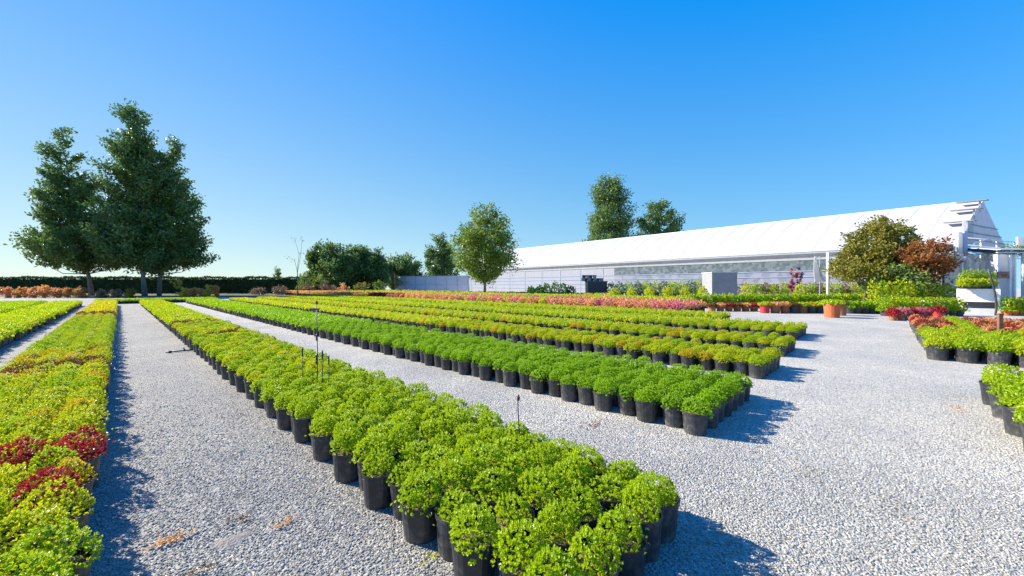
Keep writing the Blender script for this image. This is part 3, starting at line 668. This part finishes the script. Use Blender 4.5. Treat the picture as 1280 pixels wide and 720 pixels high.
for i, (u, vt, wd, mk, lb_) in enumerate([(322, 360.5, 22, 'brown', 'brown dry shrub under the right part of the hedge'), (350, 359, 26, 'brown', 'brown dry shrub left of the bare sapling'), (386, 357, 22, 'brown', 'brown dry shrub right of the bare sapling'),
        (408, 352, 20, 'brown', 'tall brown shrub at the end of the hedge'), (428, 355, 22, 'salmon', 'salmon brown shrub under the rounded trees'), (452, 354, 24, 'olive', 'olive shrub under the pointed dark tree'),
        (474, 351, 18, 'bright', 'leafy green shrub left of the rusty post'), (398, 341, 24, 'bright', 'lighter green bush growing over the end of the hedge'), (378, 341, 24, 'bright', 'lighter green bush at the hedge behind the sapling')]):
    shrub('roadside_shrub', u, 66 if vt > 345 else 72, vt, wd, lb_, mk, group='dry shrubs around the hedge end', leaf=.22)

# ------------------------------------------------------------------ greenhouse (long, skewed gable end to the right)
gd = np.array([.073, .997]); gg = np.array([.941, -.339]); G0 = np.array([50., -4.5])
def G(k, w, h): p = G0 + gd*k + gg*w; return (p[0], p[1], h)
GH = empty('greenhouse', (G0[0], G0[1], 0), 'long white greenhouse with film roof running into the distance', 'greenhouse')
def gpart(mb, name, mat, parent=None, smooth=False):
    o = mb.build(name, M[mat], parent or GH, smooth); 
    if not parent: o.location = (-G0[0], -G0[1], 0)
    return o
KL = 72.0
def slope(ws, hs, k0, k1, mb, nseg=20, sag=.0):
    ks = np.linspace(k0, k1, nseg*4 + 1); V = []; F_ = []
    for k in ks:
        s = sag*abs(math.sin(math.pi*k/4.0))
        for j, (w, h) in enumerate(zip(ws, hs)):
            e = 1 if 0 < j < len(ws) - 1 else .2
            V.append(G(k, w, h - s*e + .0)); 
    m = len(ws)
    for i in range(len(ks) - 1):
        for j in range(m - 1): F_.append((i*m + j, i*m + j + 1, (i+1)*m + j + 1, (i+1)*m + j))
    return mb.add(V, F_)
RW, RH, EH = 5.31, 9.3, 5.15
t_ = np.linspace(0, 1, 7)
wl = -.35 + t_*(RW + .35); hl = EH + (RH - EH)*(t_ + .10*np.sin(np.pi*t_))
wr = RW + t_*6.4; hr = RH - (RH - EH)*(t_ + .03*np.sin(np.pi*t_))
gpart(slope(wl, hl, 0, KL, MB()), 'roof', 'film', smooth=True)
gpart(slope(wr, hr, 0, KL, MB()), 'roof', 'film', smooth=True)
for k in np.arange(0, KL + .1, 2.0):
    gpart(MB().tube([G(k, w, h + .01) for w, h in zip(wl, hl)], .022, 6), 'hoop_rib', 'white')
gpart(MB().tube([G(0, RW, RH + .06), G(KL, RW, RH + .06)], .09, 6), 'ridge_pipe', 'white')
def gbox(k0, k1, w0, w1, h0, h1, mb=None):
    mb = mb or MB(); P = [G(k, w, h) for h in (h0, h1) for k, w in ((k0, w0), (k0, w1), (k1, w1), (k1, w0))]
    return mb.add(P, [(0, 3, 2, 1), (4, 5, 6, 7), (0, 1, 5, 4), (1, 2, 6, 5), (2, 3, 7, 6), (3, 0, 4, 7)])
gpart(gbox(0, KL, -.55, -.36, EH - .22, EH - .06), 'gutter', 'metal')
gpart(gbox(0, KL, -.20, -.06, EH - .85, EH - .26), 'curtain_roll', 'curtain')
gpart(MB().quad(G(34, -.13, 0), G(34, -.13, EH - .86), G(KL, -.13, EH - .86), G(KL, -.13, 0)), 'side_film', 'wallfilm')
for h in (1.1, 1.8, 2.5, 3.1): gpart(gbox(0, KL, -.19, -.16, h, h + .07), 'side_rail', 'bluegrey')
for k in np.arange(36, KL, 4.4): gpart(gbox(k, k + .07, -.17, -.14, 0, EH - .9), 'film_batten', 'bluegrey')
gpart(gbox(0, KL, 11.6, 11.7, 0, EH - .3), 'far_side_film', 'wallfilm')
gpart(gbox(0, 34, -.15, -.11, 3.15, EH - .86), 'shade_net', 'net')
gpart(gbox(0, 34, -.13, -.09, 0, 3.147), 'side_net', 'netlow')
gpart(gbox(KL - .06, KL, 0, 11.5, 0, EH - .1), 'end_film', 'wallfilm')
# gable end
gm = MB()
pts = [G(-.02, w, h - .04) for w, h in zip(wl[1:], hl[1:])] + [G(-.02, w, h - .04) for w, h in zip(wr[1:], hr[1:])]
for a, b in zip(pts[:-1], pts[1:]):
    gm.quad((a[0], a[1], 4.6), (b[0], b[1], 4.6), b, a)
gpart(gm, 'gable', 'corr')
for h in (5.6, 6.2, 6.9):
    tA = (h - EH)/(RH - EH); gpart(gbox(-.10, -.05, RW*tA*.92, RW + 6.0*(1 - tA), h, h + .07), 'gable_rail', 'lgrey')
for w in (1.35, 2.9, 4.3):   # stepped ledges above the rake of the gable end
    h = float(np.interp(w, wl, hl))
    gpart(gbox(-.5, 1.3, w - .3, w + .3, h + .42, h + .49), 'rake_ledge', 'lgrey')
    gpart(gbox(-.10, .02, w - .07, w + .07, h - .55, h + .415), 'ledge_bracket', 'metal')
gpart(gbox(-.10, -.04, .2, 2.6, EH - .4, 7.2), 'end_panel', 'curtain')
# crops inside the open right part of the greenhouse
def crop_mass(name, k0, k1, w0, w1, h0, h1, n, leaf, mats, label, cat, seed):
    g = np.random.default_rng(seed); k = g.uniform(k0, k1, n); w = g.uniform(w0, w1, n); h = h0 + (h1 - h0)*g.random(n)
    B = np.stack([G0[0] + gd[0]*k + gg[0]*w, G0[1] + gd[1]*k + gg[1]*w, h], 1)
    V, Fq = leaf_quads(B, unit(g.normal(size=(n, 3)) + np.array([-.3, 0, -.3])), leaf*(.6 + .8*g.random(n)), leaf*.7*(.6 + .8*g.random(n)), g)
    o = link(name, mesh_np(name, V, [Fq], [M[m] for m in mats], (g.random(n)*len(mats)).astype(int), tint4(n, g))); return tag(o, label, cat, kind='stuff')
crop_mass('flower_crop', 1, 30, -.75, -.25, .3, 1.9, 3200, .18, ('purple', 'pink', 'mid', 'purple'), 'purple flowers growing along the greenhouse side wall', 'plants', 63)
# low white side wall running left from the greenhouse, with rusty end post
wl0 = np.array(at_depth(494, HZ, 92)); wl1 = np.array(at_depth(600, HZ, 86))
def wall_between(a, b, h0, h1, th, name, mat, label, cat):
    d = b[:2] - a[:2]; Ln = np.linalg.norm(d); rz = math.atan2(d[1], d[0])
    e = empty(name, (a[0], a[1], 0), label, cat, None, rz)
    MB().quad((0, 0, h0), (Ln, 0, h0), (Ln, 0, h1), (0, 0, h1)).build('panel', M[mat], e)
    MB().box((Ln/2, 0, h1 + .06), (Ln + .1, th + .12, .12)).build('top_rail', M['metal'], e)
    for k in np.linspace(.2, Ln - .2, 9): MB().box((k, -th/2 - .06, h1/2), (.09, .1, h1 - .1)).build('post', M['metal'], e)
    MB().box((Ln/2, -th/2 - .03, h1*.5), (Ln - .3, .05, .1)).build('mid_rail', M['metal'], e)
wall_between(wl0, wl1, .0, 3.75, .1, 'film_wall', 'wallfilm', 'low pale blue film wall left of the greenhouse, behind the lone tree', 'wall')
x, y, _ = at_depth(491, HZ, 88)
e = empty('rusty_post', (x, y, 0), 'rusty brown post at the left end of the film wall', 'post'); MB().box((0, 0, 2.35), (.62, .3, 4.7), -YAW).build('shaft', M['rust'], e); MB().box((0, 0, 4.75), (.7, .38, .12), -YAW).build('cap', M['rust'], e)

# ------------------------------------------------------------------ things in the middle distance
def place(u, z): x, y, _ = at_depth(u, HZ, z); return x, y
def ht(v, z): return CH + (HZ - v)*z/F
VIEW = -YAW
# pale block with dark side
x, y = place(899, 40); h = ht(341.5, 40)
e = empty('storage_container', (x, y, 0), 'pale grey box container with dark side before the greenhouse', 'container', None, R(-48))
MB().box((0, 0, h/2), (2.5, 2.2, h)).build('body', M['lgrey'], e); MB().box((1.262, 0, h/2), (.02, 2.1, h - .1)).build('door', M['dpanel'], e)
MB().box((0, 0, h + .04), (2.6, 2.3, .08)).build('lid', M['concrete'], e)
# dark bin with heap of stacked pots on top
x, y = place(745, 46); h = ht(352.5, 46)
e = empty('dark_bin', (x, y, 0), 'dark square bin in front of the pale greenhouse wall', 'bin', None, VIEW)
MB().box((0, 0, h/2), (2.3, 1.6, h), taper=.96).build('body', M['dgrey'], e); MB().box((0, 0, h + .05), (2.4, 1.7, .1)).build('rim', M['dpanel'], e)
st = empty('pot_heap', (x - .4*RX, y - .4*RY, h + .1), 'heap of stacked empty grey pots on top of the dark bin', 'empty pots', None, VIEW)
for i in range(11):
    a = -1.15 + .36*(i % 7); zz = 0 if i < 7 else .37; a = a if i < 7 else -1.0 + .4*(i - 7)
    o = link('empty_pot', pot_mesh('empty_pot', M['dpanel'] if i % 2 else M['lgrey'], .24, .36, 12), st, (a, (.2 if i % 2 else -.15), zz))
# low planters of green plants left of the bin
def potted_big(u, v_base, z, r, h, pot, mk, v_top, label, group=None, wpx=None, cat='potted plant', leaf=.09, name='potted_plant'):
    x, y = place(u, z); H = ht(v_top, z)
    e = empty(name, (x, y, 0), label, cat, group)
    p = MB().lathe([(.001, .002)] + pot_profile(r, h), 18).build('pot', M[pot], e)
    MB().lathe([(r*.925, h*.86), (r*.5, h*.90), (.001, h*.905)], 12).build('soil', M['soil'], p, True)
    g = np.random.default_rng(int(u*7)); rad = (wpx*z/F/2 if wpx else r*1.25); hh = max(H - h, .12)
    V, Fq = mound(g, 60, 6, leaf, rad, h - .02, hh)
    link('foliage', mesh_np('foliage', V, [Fq], [M[mk]], tint=tint4(len(Fq), g)), e)
    return e
for i, (u, vt, mk, lb_) in enumerate([(664, 358.5, 'green', 'leftmost green plant of the row below the greenhouse wall'), (674, 357.5, 'green', 'green plant second in the row below the wall'), (683, 354, 'green', 'bushy green plant, left of the taller pair before the wall'),
        (694, 352, 'lime', 'tallest bright green plant before the pale greenhouse wall'), (704, 353.5, 'lime', 'bright green plant right of the tallest one'), (713, 357.5, 'dark', 'dark plant at the right end of that row, left of the bin')]):
    potted_big(u, 0, 47, .45, .75, 'pot', mk, vt, lb_, 'green plants before the greenhouse wall', 12, leaf=.16)
# dark bench plants right of the bin
for i in range(11):
    u = 764 + i*11.0
    potted_big(u, 0, 45 - .3*i, .42, .8, 'pot', 'lime' if i % 3 else 'mid', 352.5 - .35*i, 'shrub in dark pot in the row between the bin and pale container', 'shrub row between the bin and the container', 12.5, leaf=.15)
    if i % 2 == 0: potted_big(u + 4, 0, 41 - .3*i, .40, .55, 'pot', 'gold', 360 - .2*i, 'low yellow shrub in front of the row right of the bin', 'low yellow shrubs right of the bin', 13, leaf=.15)
# front row: red and terracotta pots at the end of the salmon bed
specs = [(956, .27, .50, 'redpot', 'gold', 378), (969, .27, .48, 'brownpot', 'salmon', 378), (981, .25, .46, 'brownpot', 'orange', 378), (992, .25, .44, 'dgrey', 'bronze', 379), (1003, .25, .44, 'brownpot', 'lime', 378),
         (1014, .25, .44, 'dgrey', 'amber', 378), (1024, .25, .44, 'dgrey', 'lime', 378)]
labs = ['bright red pot at the left end of the mixed pot row', 'dull brown pot right of the bright red pot', 'brown pot with orange plant in the mixed pot row', 'dark pot with bronze plant in the mixed pot row', 'brown pot with lime plant in the mixed pot row',
        'dark pot with amber plant in the mixed pot row', 'dark pot with lime plant left of the orange pot']
for (u, r, h, pm, mk, vt), lb_ in zip(specs, labs): potted_big(u, 391, 22.4, r, h, pm, mk, vt, lb_, 'mixed pots along the gravel', None, leaf=.085)
potted_big(1040, 397, 19.3, .36, .70, 'terra', 'lime', 375, 'large orange terracotta pot standing alone before the mixed row', None, None, leaf=.09)
potted_big(1051, 395, 20.6, .27, .60, 'brownpot', 'olive', 376, 'brown pot tucked behind the orange terracotta pot', None, None, leaf=.09)
for i in range(5):
    potted_big(1062 + i*9, 391, 22.0, .24, .36, 'dgrey', 'lime' if i % 2 else 'green', 376.5, 'green plant in dark pot right of the orange pot', 'green plants right of the orange pot', 12, leaf=.085)
for i in range(6):
    potted_big(890 + i*10.5, 391, 24.0, .24, .36, 'brownpot', ('bronze', 'salmon', 'red')[i % 3], 379.5, 'reddish plant in brown pot left of the bright red pot', 'reddish plants left of the red pot', 12, leaf=.09)
for i in range(25):
    potted_big(866 + i*9.6, 380, 27.5, .27, .42, 'dgrey', ('green', 'lime', 'lime')[i % 3], 367.5, 'green shrub in the second row behind the mixed pots', 'green shrubs behind the mixed pots', 12.5, leaf=.11)
for i in range(14):
    u = 934 + i*11.2
    if 988 < u < 1000: continue
    potted_big(u, 368, 33, .38, .55, 'dgrey', ('gold', 'lime', 'olive')[i % 3], 353 + (i % 2), 'tall yellow green shrub in the third row before the greenhouse', 'tall shrubs before the greenhouse', 13, leaf=.14)
# rack of thin flower canes by the open greenhouse
for i, (u, lb_) in enumerate([(991, 'left flowering cane plant in the shrub row before the greenhouse'), (997, 'right flowering cane plant in the shrub row before the greenhouse')]):
    shrub('climbing_plant', u, 35, 333, 9, lb_, ('red', 'purple')[i], leaf=.13, clumps=22, group='cane plants', prof=[(.08, .2), (.4, .3), (.8, .3), (1, .1)])
# right hand tree and shrubs
tree('small_tree', 1077, 27, 271, [(.32, 1.5), (.40, 2.4), (.52, 2.3), (.66, 1.7), (.82, 1.1), (.95, .5), (.98, .2)], 'spreading small tree with yellow brown leaves before the greenhouse', 'tree', 'olive', 190, 85, .20, .10, (.26*RX, .26*RY), 'dbark', 71, clump_r=.5)
shrub('tall_shrub', 1128, 29, 279, 34, 'dark leafy shrub top right of the spreading tree', 'mid', leaf=.2, per=70, clumps=46, prof=[(.45, .3), (.65, .7), (.85, .85), (.97, .4)])
shrub('red_shrub', 1156, 24.6, 301, 62, 'orange red leaved shrub beside the timber lean-to', 'rustleaf', leaf=.16, per=70, clumps=80, prof=[(.42, .5), (.6, 1.1), (.8, 1.3), (.96, .8)])
shrub('green_shrub', 1124, 25.5, 326, 82, 'dense dark green shrub below the orange red one', 'mid', leaf=.18, per=70, clumps=80, prof=[(.2, 1.1), (.5, 1.7), (.8, 1.5), (.95, .8)])
for i in range(10):
    potted_big(1092 + i*11, 372, 24, .30, .50, 'dgrey', ('gold', 'lime')[i % 2], 349 + (i % 3), 'yellow green shrub in the row below the dark green shrub', 'shrub row below the dark green shrub', 15, leaf=.11)
for i in range(11):
    potted_big(1107 + i*9, 386, 20.3, .24, .3, 'dgrey', ('lime', 'gold', 'lime')[i % 3], 372, 'low lime plant behind the row of red pots', 'low lime plants behind the red pots', 15, leaf=.09)
for i in range(8):
    potted_big(1116 + i*8.1, 400, 17.6 + .1*i, .15, .26, 'brownpot', 'pink' if i % 3 else 'red', 384.5 + i % 2, 'pink red leaved plant in the row behind the right hand bed', 'row of pink red plants', 12, leaf=.07)
potted_big(1173, 398, 17.6, .2, .4, 'redpot', 'red', 383.5, 'dark red plant in a red pot at the right end of the pink red row', None, 13, leaf=.07)
# white trough under the yellow green row
x, y = place(1168, 22.5); e = empty('white_trough', (x, y, 0), 'white trough standing among the shrubs left of the white planter', 'trough', None, VIEW)
MB().box((0, 0, .42), (1.25, .6, .52), taper=.84).build('body', M['white'], e); MB().box((0, 0, .7), (1.32, .67, .05)).build('rim', M['white'], e)
for s in (-.45, .45): MB().box((s, 0, .08), (.1, .5, .16)).build('foot', M['dgrey'], e)
# white post with curved white sheet behind it
x, y = place(1035, 30); e = empty('white_post', (x, y, 0), 'white post in front of the curved white sheet', 'post')
MB().tube([(0, 0, 0), (0, 0, ht(316, 30))], .11, 12).build('shaft', M['white'], e, True); MB().box((0, 0, .12), (.5, .5, .24), VIEW).build('foot', M['metal'], e)
def curved_sheet():
    z = 31.5; x, y = place(1019, z); e = empty('white_sheet', (x, y, 0), 'curved white sheet leaning behind the white post', 'sheet', None, VIEW)
    a = np.linspace(0, 1, 9); V = []; F_ = []
    for t in a:
        wdt = 1.05*(1 - (1 - t)**2)
        for dx, zz in ((0, 0), (1, 1)):
            V.append((-.15 + (wdt if dx == 0 else 1.25) - .55, .12*math.sin(3*t), ht(352, z) + (ht(320, z) - ht(352, z))*t))
    for i in range(8): F_.append((2*i, 2*i + 1, 2*i + 3, 2*i + 2))
    V2 = [(-v[0] + .5, v[1], v[2]) for v in V]
    o = MB().add(V2, F_).build('film', M['curtain'], e); s = o.modifiers.new('t', 'SOLIDIFY'); s.thickness = .03
    MB().tube([(.45, .1, 0), (.45, .1, ht(320, z))], .04, 6).build('support_pole', M['metal'], e)
curved_sheet()
# timber lean-to
def lean_to():
    z = 27; x, y = place(1194, z); e = empty('lean_to', (x, y, 0), 'timber lean-to roof on a white post behind the planter', 'lean-to', None, VIEW)
    h = ht(312, z)
    MB().box((-1.7, .5, h + .28), (3.6, 2.2, .16), rx=R(4)).build('roof', M['lgrey'], e); MB().box((-1.7, -.66, h + .05), (3.7, .14, .26)).build('beam', M['wood'], e)
    MB().box((-.02, -.62, (h - .08)/2), (.17, .17, h - .08)).build('post', M['white'], e); MB().box((-3.3, -.62, (h - .08)/2), (.15, .15, h - .08)).build('post', M['white'], e)
    MB().box((.25, .9, h*.5), (.45, .1, h - .3)).build('back_panel', M['dpanel'], e)
lean_to()
# white tent shed with curtain folds, blue awning
def curtain(mb, x0, x1, yy, h0, h1, n=40, amp=.07, fr=5):
    V = []; F_ = []
    for i in range(n + 1):
        t = i/n; xx = x0 + (x1 - x0)*t; d = amp*math.sin(t*2*math.pi*fr) + .4*amp*math.sin(t*17)
        V += [(xx, yy + d, h0), (xx, yy + d*.5, h1)]
    for i in range(n): F_.append((2*i, 2*i + 2, 2*i + 3, 2*i + 1))
    return mb.add(V, F_)
def tent():
    z = 25.5; x, y = place(1222, z); e = empty('white_tent', (x, y, 0), 'white film tent with arched openings and blue awning behind the planter', 'tent', None, VIEW)
    h0, h1 = 0, ht(314, z); px = z/F
    curtain(MB(), -22*px, 22*px, .9, .0, h1 - .1, 60, .05, 7).build('back_curtain', M['curtain'], e)
    for cx, w in ((-15, 11), (1, 9), (13, 13)):     # arched hoops
        a = np.linspace(0, math.pi, 13); pts = [(cx*px - w*px/2, 0, 0)] + [(cx*px - w*px/2*math.cos(t), 0, h1 - .95 + w*px*.9*math.sin(t)) for t in a] + [(cx*px + w*px/2, 0, 0)]
        MB().tube(pts, .10, 8).build('hoop', M['white'], e, True)
    for cx, wd in ((-21, 4), (-8, 5), (6, 4), (21, 5)): curtain(MB(), (cx - wd/2)*px, (cx + wd/2)*px, -.06, 0, h1 - .2, 12, .04, 2).build('side_curtain', M['curtain'], e)
    V = [(-14*px, -.5, ht(318, z)), (18*px, -.5, ht(316, z)), (14*px, 1.0, ht(305, z)), (-8*px, 1.0, ht(304, z))]
    o = MB().add(V, [(0, 1, 2, 3)]).build('awning', M['blue'], e); s = o.modifiers.new('t', 'SOLIDIFY'); s.thickness = .05
    MB().tube([(-16*px, -.5, ht(306, z)), (2*px, -.5, ht(300, z)), (20*px, -.5, ht(311, z))], .05, 6).build('strut', M['metal'], e)
    MB().box((-20*px, .2, ht(300, z) - .2), (.28, .28, 1.5)).build('corner_pillar', M['curtain'], e); MB().box((-13*px, .2, ht(298, z) - .2), (.22, .28, 1.4)).build('corner_pillar', M['bluegrey'], e)
tent()
def shed():
    z = 24; x, y = place(1268, z); e = empty('white_shed', (x, y, 0), 'white shed at the right frame edge with blue doorway', 'shed', None, VIEW); px = z/F
    h = ht(318, z)
    MB().box((-14*px, 0, h/2), (22*px, .14, h)).build('wall', M['curtain'], e)
    MB().box((3*px, 0.3, h/2), (10*px, .14, h)).build('wall', M['bluegrey'], e)
    MB().box((40*px, 0, h/2), (60*px, .14, h)).build('wall', M['white'], e)
    for k in (-24, -9, -3, 9): MB().box((k*px, -.12, h/2), (.10, .1, h - .05)).build('frame_post', M['white'], e)
    MB().box((26*px, .9, h + .45), (96*px, 2.2, .05), rx=R(9)).build('roof', M['film'], e)
    MB().box((22*px, -.2, h + .10), (98*px, .1, .08)).build('roof_beam', M['metal'], e)
    MB().box((80*px, 1.6, ht(298, z)), (70*px, .1, .6)).build('upper_panel', M['curtain'], e)
shed()
def white_pergola():
    z = 27; x, y = place(1240, z); e = empty('pergola', (x, y, 0), 'thin white pipe pergola standing before the greenhouse gable', 'pergola')
    P = lambda u, v: tuple(np.array(at_depth(u, v, z)) - np.array((x, y, 0)))
    for u, v in ((1207, 297), (1226, 299), (1246, 301), (1268, 303), (1290, 305)): MB().tube([P(u, 386.5), P(u, v)], .045, 8).build('post', M['white'], e, True)
    for v0, v1 in ((297, 305), (306, 314), (316, 325)): MB().tube([P(1205, v0), P(1292, v1)], .035, 8).build('rail', M['white'], e, True)
white_pergola()
x, y = place(1254, 23.6); e = empty('brown_sign', (x, y, ht(348, 23.6)), 'small brown sign fixed on the white shed wall', 'sign', None, VIEW)
MB().box((0, 0, .21), (.72, .05, .42)).build('board', M['wood'], e); MB().box((.05, -.035, .2), (.3, .02, .14)).build('emblem', M['rust'], e)
tree('roof_plant', 1262, 25.5, 311, [(.0, .4), (.4, 1.1), (.8, 1.0), (1, .5)], 'olive creeper growing along the shed eave', 'plant', 'mid', 30, 30, .14, .04, (0, 0), 'dbark', 91, clump_r=.28, limbs=5, base_h=ht(319, 25.5))
# white planter table with plants on it
def planter():
    z = 21.5; x, y = place(1222, z); e = empty('white_planter', (x, y, 0), 'white raised planter table with dark shelf gap, below the tent', 'planter', None, VIEW - R(44)); px = z/F*.66
    h1 = ht(361, z); h0 = ht(377, z)
    MB().box((0, 0, (h0 + h1)/2), (49*px, 1.1, h1 - h0)).build('box', M['white'], e)
    MB().box((3*px, .1, (h0 + ht(384.5, z))/2), (38*px, .8, h0 - ht(384.5, z) - .004)).build('shelf_gap', M['dpanel'], e)
    MB().box((4*px, 0, ht(385, z)/2), (42*px, 1.05, ht(385, z) - .002)).build('plinth', M['concrete'], e)
    MB().box((-22*px, 0, h0/2), (.16, .8, h0 - .004)).build('leg', M['white'], e)
    return h1, z
ph, pz = planter()
for row, (yo, hh) in enumerate(((.28, ht(338, pz) - ph), (-.25, ht(347.5, pz) - ph))):
    for i in range(5):
        u = 1205 + i*8.2; z = pz + yo; x, y = place(u, z)
        e = empty('planter_shrub', (x, y, ph), ('tall lime shrub in the back row on the white planter', 'low yellow shrub in the front row on the white planter')[row], 'potted plant', ('back row on the white planter', 'front row on the white planter')[row])
        MB().lathe([(.001, .002)] + pot_profile(.16, .20), 14).build('pot', M['dgrey'], e)
        g = np.random.default_rng(i + 9*row); V, Fq = mound(g, 60, 6, .09, .26, .18, hh - .2 if row == 0 else hh*.55)
        link('foliage', mesh_np('foliage', V, [Fq], [M[('lime', 'gold')[row]]], tint=tint4(len(Fq), g)), e)
def hose():
    z = 20.6; x, y = place(1242, z); e = empty('black_hose', (x, y, 0), 'black hose hanging in a curve beside the white planter', 'hose')
    P = lambda u, v: tuple(np.array(at_depth(u, v, z)) - np.array((x, y, 0)))
    MB().tube([P(1236, 338), P(1239, 348), P(1242.5, 360), P(1244.5, 372), P(1245.5, 386), P(1244, 396)], .045, 8).build('hose_pipe', M['dgrey'], e, True)
hose()
for i in range(4):
    potted_big(1258 + i*8.5, 388, 20.5, .20, .28, 'terra', ('lime', 'gold')[i % 2], 371 + 1.5*(i % 2), 'lime plant in low red pot by the shed doorway', 'plants by the shed doorway', 13, leaf=.09)
# marker post in the right bed
x, y, _ = ground_at(1250, 416, .45); e = empty('marker_post', (x, y, 0), 'short reddish brown marker post standing in the right hand bed', 'post')
MB().box((0, 0, .45), (.085, .07, .9), R(20)).build('shaft', M['rust'], e); MB().box((0, 0, .91), (.10, .085, .02), R(20)).build('cap', M['rust'], e)
# irrigation risers
def riser(u, v, top_v, label, sticks):
    x, y, _ = ground_at(u, v, .45); z = x*sn + y*cs; e = empty('irrigation_riser', (x, y, 0), label, 'sprinkler')
    h = ht(top_v, z); MB().tube([(0, 0, 0), (.01, 0, h*.5), (0, .01, h - .04)], [.0065, .0055, .005], 8).build('pipe', M['dgrey'], e, True)
    MB().lathe([(.001, h - .05), (.012, h - .045), (.015, h - .02), (.007, h), (.001, h + .006)], 10).build('sprinkler_head', M['rust'], e, True)
    if h > 1: 
        MB().box((-.03, 0, h - .11), (.12, .02, .022), VIEW).build('arm', M['rust'], e); MB().lathe([(.001, h*.62), (.013, h*.63), (.013, h*.68), (.001, h*.69)], 10).build('coupling', M['dgrey'], e)
        MB().lathe([(.001, h*.40), (.014, h*.41), (.014, h*.49), (.001, h*.5)], 10).build('coupling', M['dgrey'], e)
    for du, hh in sticks:
        px, py = du*z/F*RX, du*z/F*RY
        s = empty('plant_stake', (x + px, y + py, 0), {-1: 'thin dark stake left of the tall riser', 0: 'thin dark stake close to the tall riser', 1: 'thin dark stake right of the tall riser'}[0 if abs(du) < 9 else (1 if du > 0 else -1)], 'stake')
        MB().tube([(0, 0, 0), (.005, 0, hh)], [.006, .004], 7).build('shaft', M['dgrey'], s, True); MB().lathe([(.001, hh - .12), (.010, hh - .11), (.010, hh - .02), (.001, hh)], 8).build('tip', M['dgrey'], s)
riser(396, 466, 376, 'tall thin irrigation riser standing in the central bed', ((-18, .78), (7, .75), (15, .68)))
riser(648, 525, 494, 'short black riser at the right edge of the central bed', ())
# pipe fittings lying on the wide path
x, y, _ = ground_at(228, 440); e = empty('pipe_fitting', (x, y, 0), 'black pipe fitting lying on the wide path against the central bed', 'pipe')
MB().tube([(-.30, .05, .03), (.05, 0, .03), (.32, -.03, .03)], .017, 8).build('pipe', M['dgrey'], e, True); MB().tube([(.05, 0, .03), (.02, .04, .10)], .014, 8).build('elbow', M['dgrey'], e, True); MB().lathe([(.001, 0), (.03, .0), (.028, .05), (.001, .052)], 10, (-.22, .04, 0)).build('cap', M['dgrey'], e)

# ------------------------------------------------------------------ light, sky, camera
SUN_AZ = math.atan2(-.43, .90)      # direction to the sun, from +Y
SUN_EL = R(31)
d = np.array((math.sin(SUN_AZ)*math.cos(SUN_EL), math.cos(SUN_AZ)*math.cos(SUN_EL), math.sin(SUN_EL)))
from mathutils import Vector
sl = bpy.data.lights.new('sun', 'SUN'); sl.energy = 5.0; sl.angle = R(.53); sl.color = (1, .93, .82)
so = bpy.data.objects.new('sun', sl); COL.objects.link(so); so.rotation_euler = Vector(d).to_track_quat('Z', 'Y').to_euler(); so.location = (0, 0, 30)
w = bpy.data.worlds.new('World'); S.world = w; w.use_nodes = True
nt = w.node_tree; nt.nodes.clear()
sky = nt.nodes.new('ShaderNodeTexSky'); sky.sky_type = 'NISHITA'; sky.sun_disc = False
sky.sun_elevation = SUN_EL; sky.sun_rotation = SUN_AZ; sky.air_density = 1.0; sky.dust_density = 0; sky.ozone_density = 2.0; sky.altitude = 0
# polarised, very clear sky: deeper blue away from the sun and towards the zenith, fixed to world directions
tc = nt.nodes.new('ShaderNodeTexCoord'); sp = nt.nodes.new('ShaderNodeSeparateColor'); cb = nt.nodes.new('ShaderNodeCombineColor')
nt.links.new(sky.outputs['Color'], sp.inputs['Color'])
def mth(op, a, b=None, c=None):
    n_ = nt.nodes.new('ShaderNodeMath'); n_.operation = op
    for i, v in enumerate((a, b, c)):
        if v is None: continue
        if isinstance(v, (int, float)): n_.inputs[i].default_value = v
        else: nt.links.new(v, n_.inputs[i])
    return n_.outputs[0]
for ch, (kmu, kz, k0, off) in zip(('Red', 'Green', 'Blue'), ((.30, -1.40, .79, .893), (.10, -.90, .975, 0), (-.099, .469, 1.121, 0))):
    dt = nt.nodes.new('ShaderNodeVectorMath'); dt.operation = 'DOT_PRODUCT'
    dt.inputs[1].default_value = (kmu*math.sin(SUN_AZ), kmu*math.cos(SUN_AZ), kz); nt.links.new(tc.outputs['Generated'], dt.inputs[0])
    ex = mth('POWER', math.e, mth('ADD', dt.outputs['Value'], k0)); pw = mth('POWER', sp.outputs[ch], .3)
    nt.links.new(mth('MAXIMUM', mth('SUBTRACT', mth('MULTIPLY', ex, pw), off), .02), cb.inputs[ch])
bg = nt.nodes.new('ShaderNodeBackground'); bg.inputs['Strength'].default_value = .079
ou = nt.nodes.new('ShaderNodeOutputWorld')
nt.links.new(cb.outputs['Color'], bg.inputs['Color']); nt.links.new(bg.outputs['Background'], ou.inputs['Surface'])
cam = bpy.data.cameras.new('camera'); co = bpy.data.objects.new('camera', cam); COL.objects.link(co)
cam.sensor_width = 36; cam.lens = F/1280*36; cam.clip_start = .05; cam.clip_end = 2000
co.location = (0, 0, CH); co.rotation_euler = (R(90), 0, -YAW); cam.shift_y = -(360 - HZ)/1280
S.camera = co
S.view_settings.view_transform = 'Standard'; S.view_settings.look = 'None'; S.view_settings.exposure = 1.12; S.view_settings.gamma = 1
S.render.engine = 'CYCLES'
S.cycles.max_bounces = 6; S.cycles.transmission_bounces = 4; S.cycles.diffuse_bounces = 4
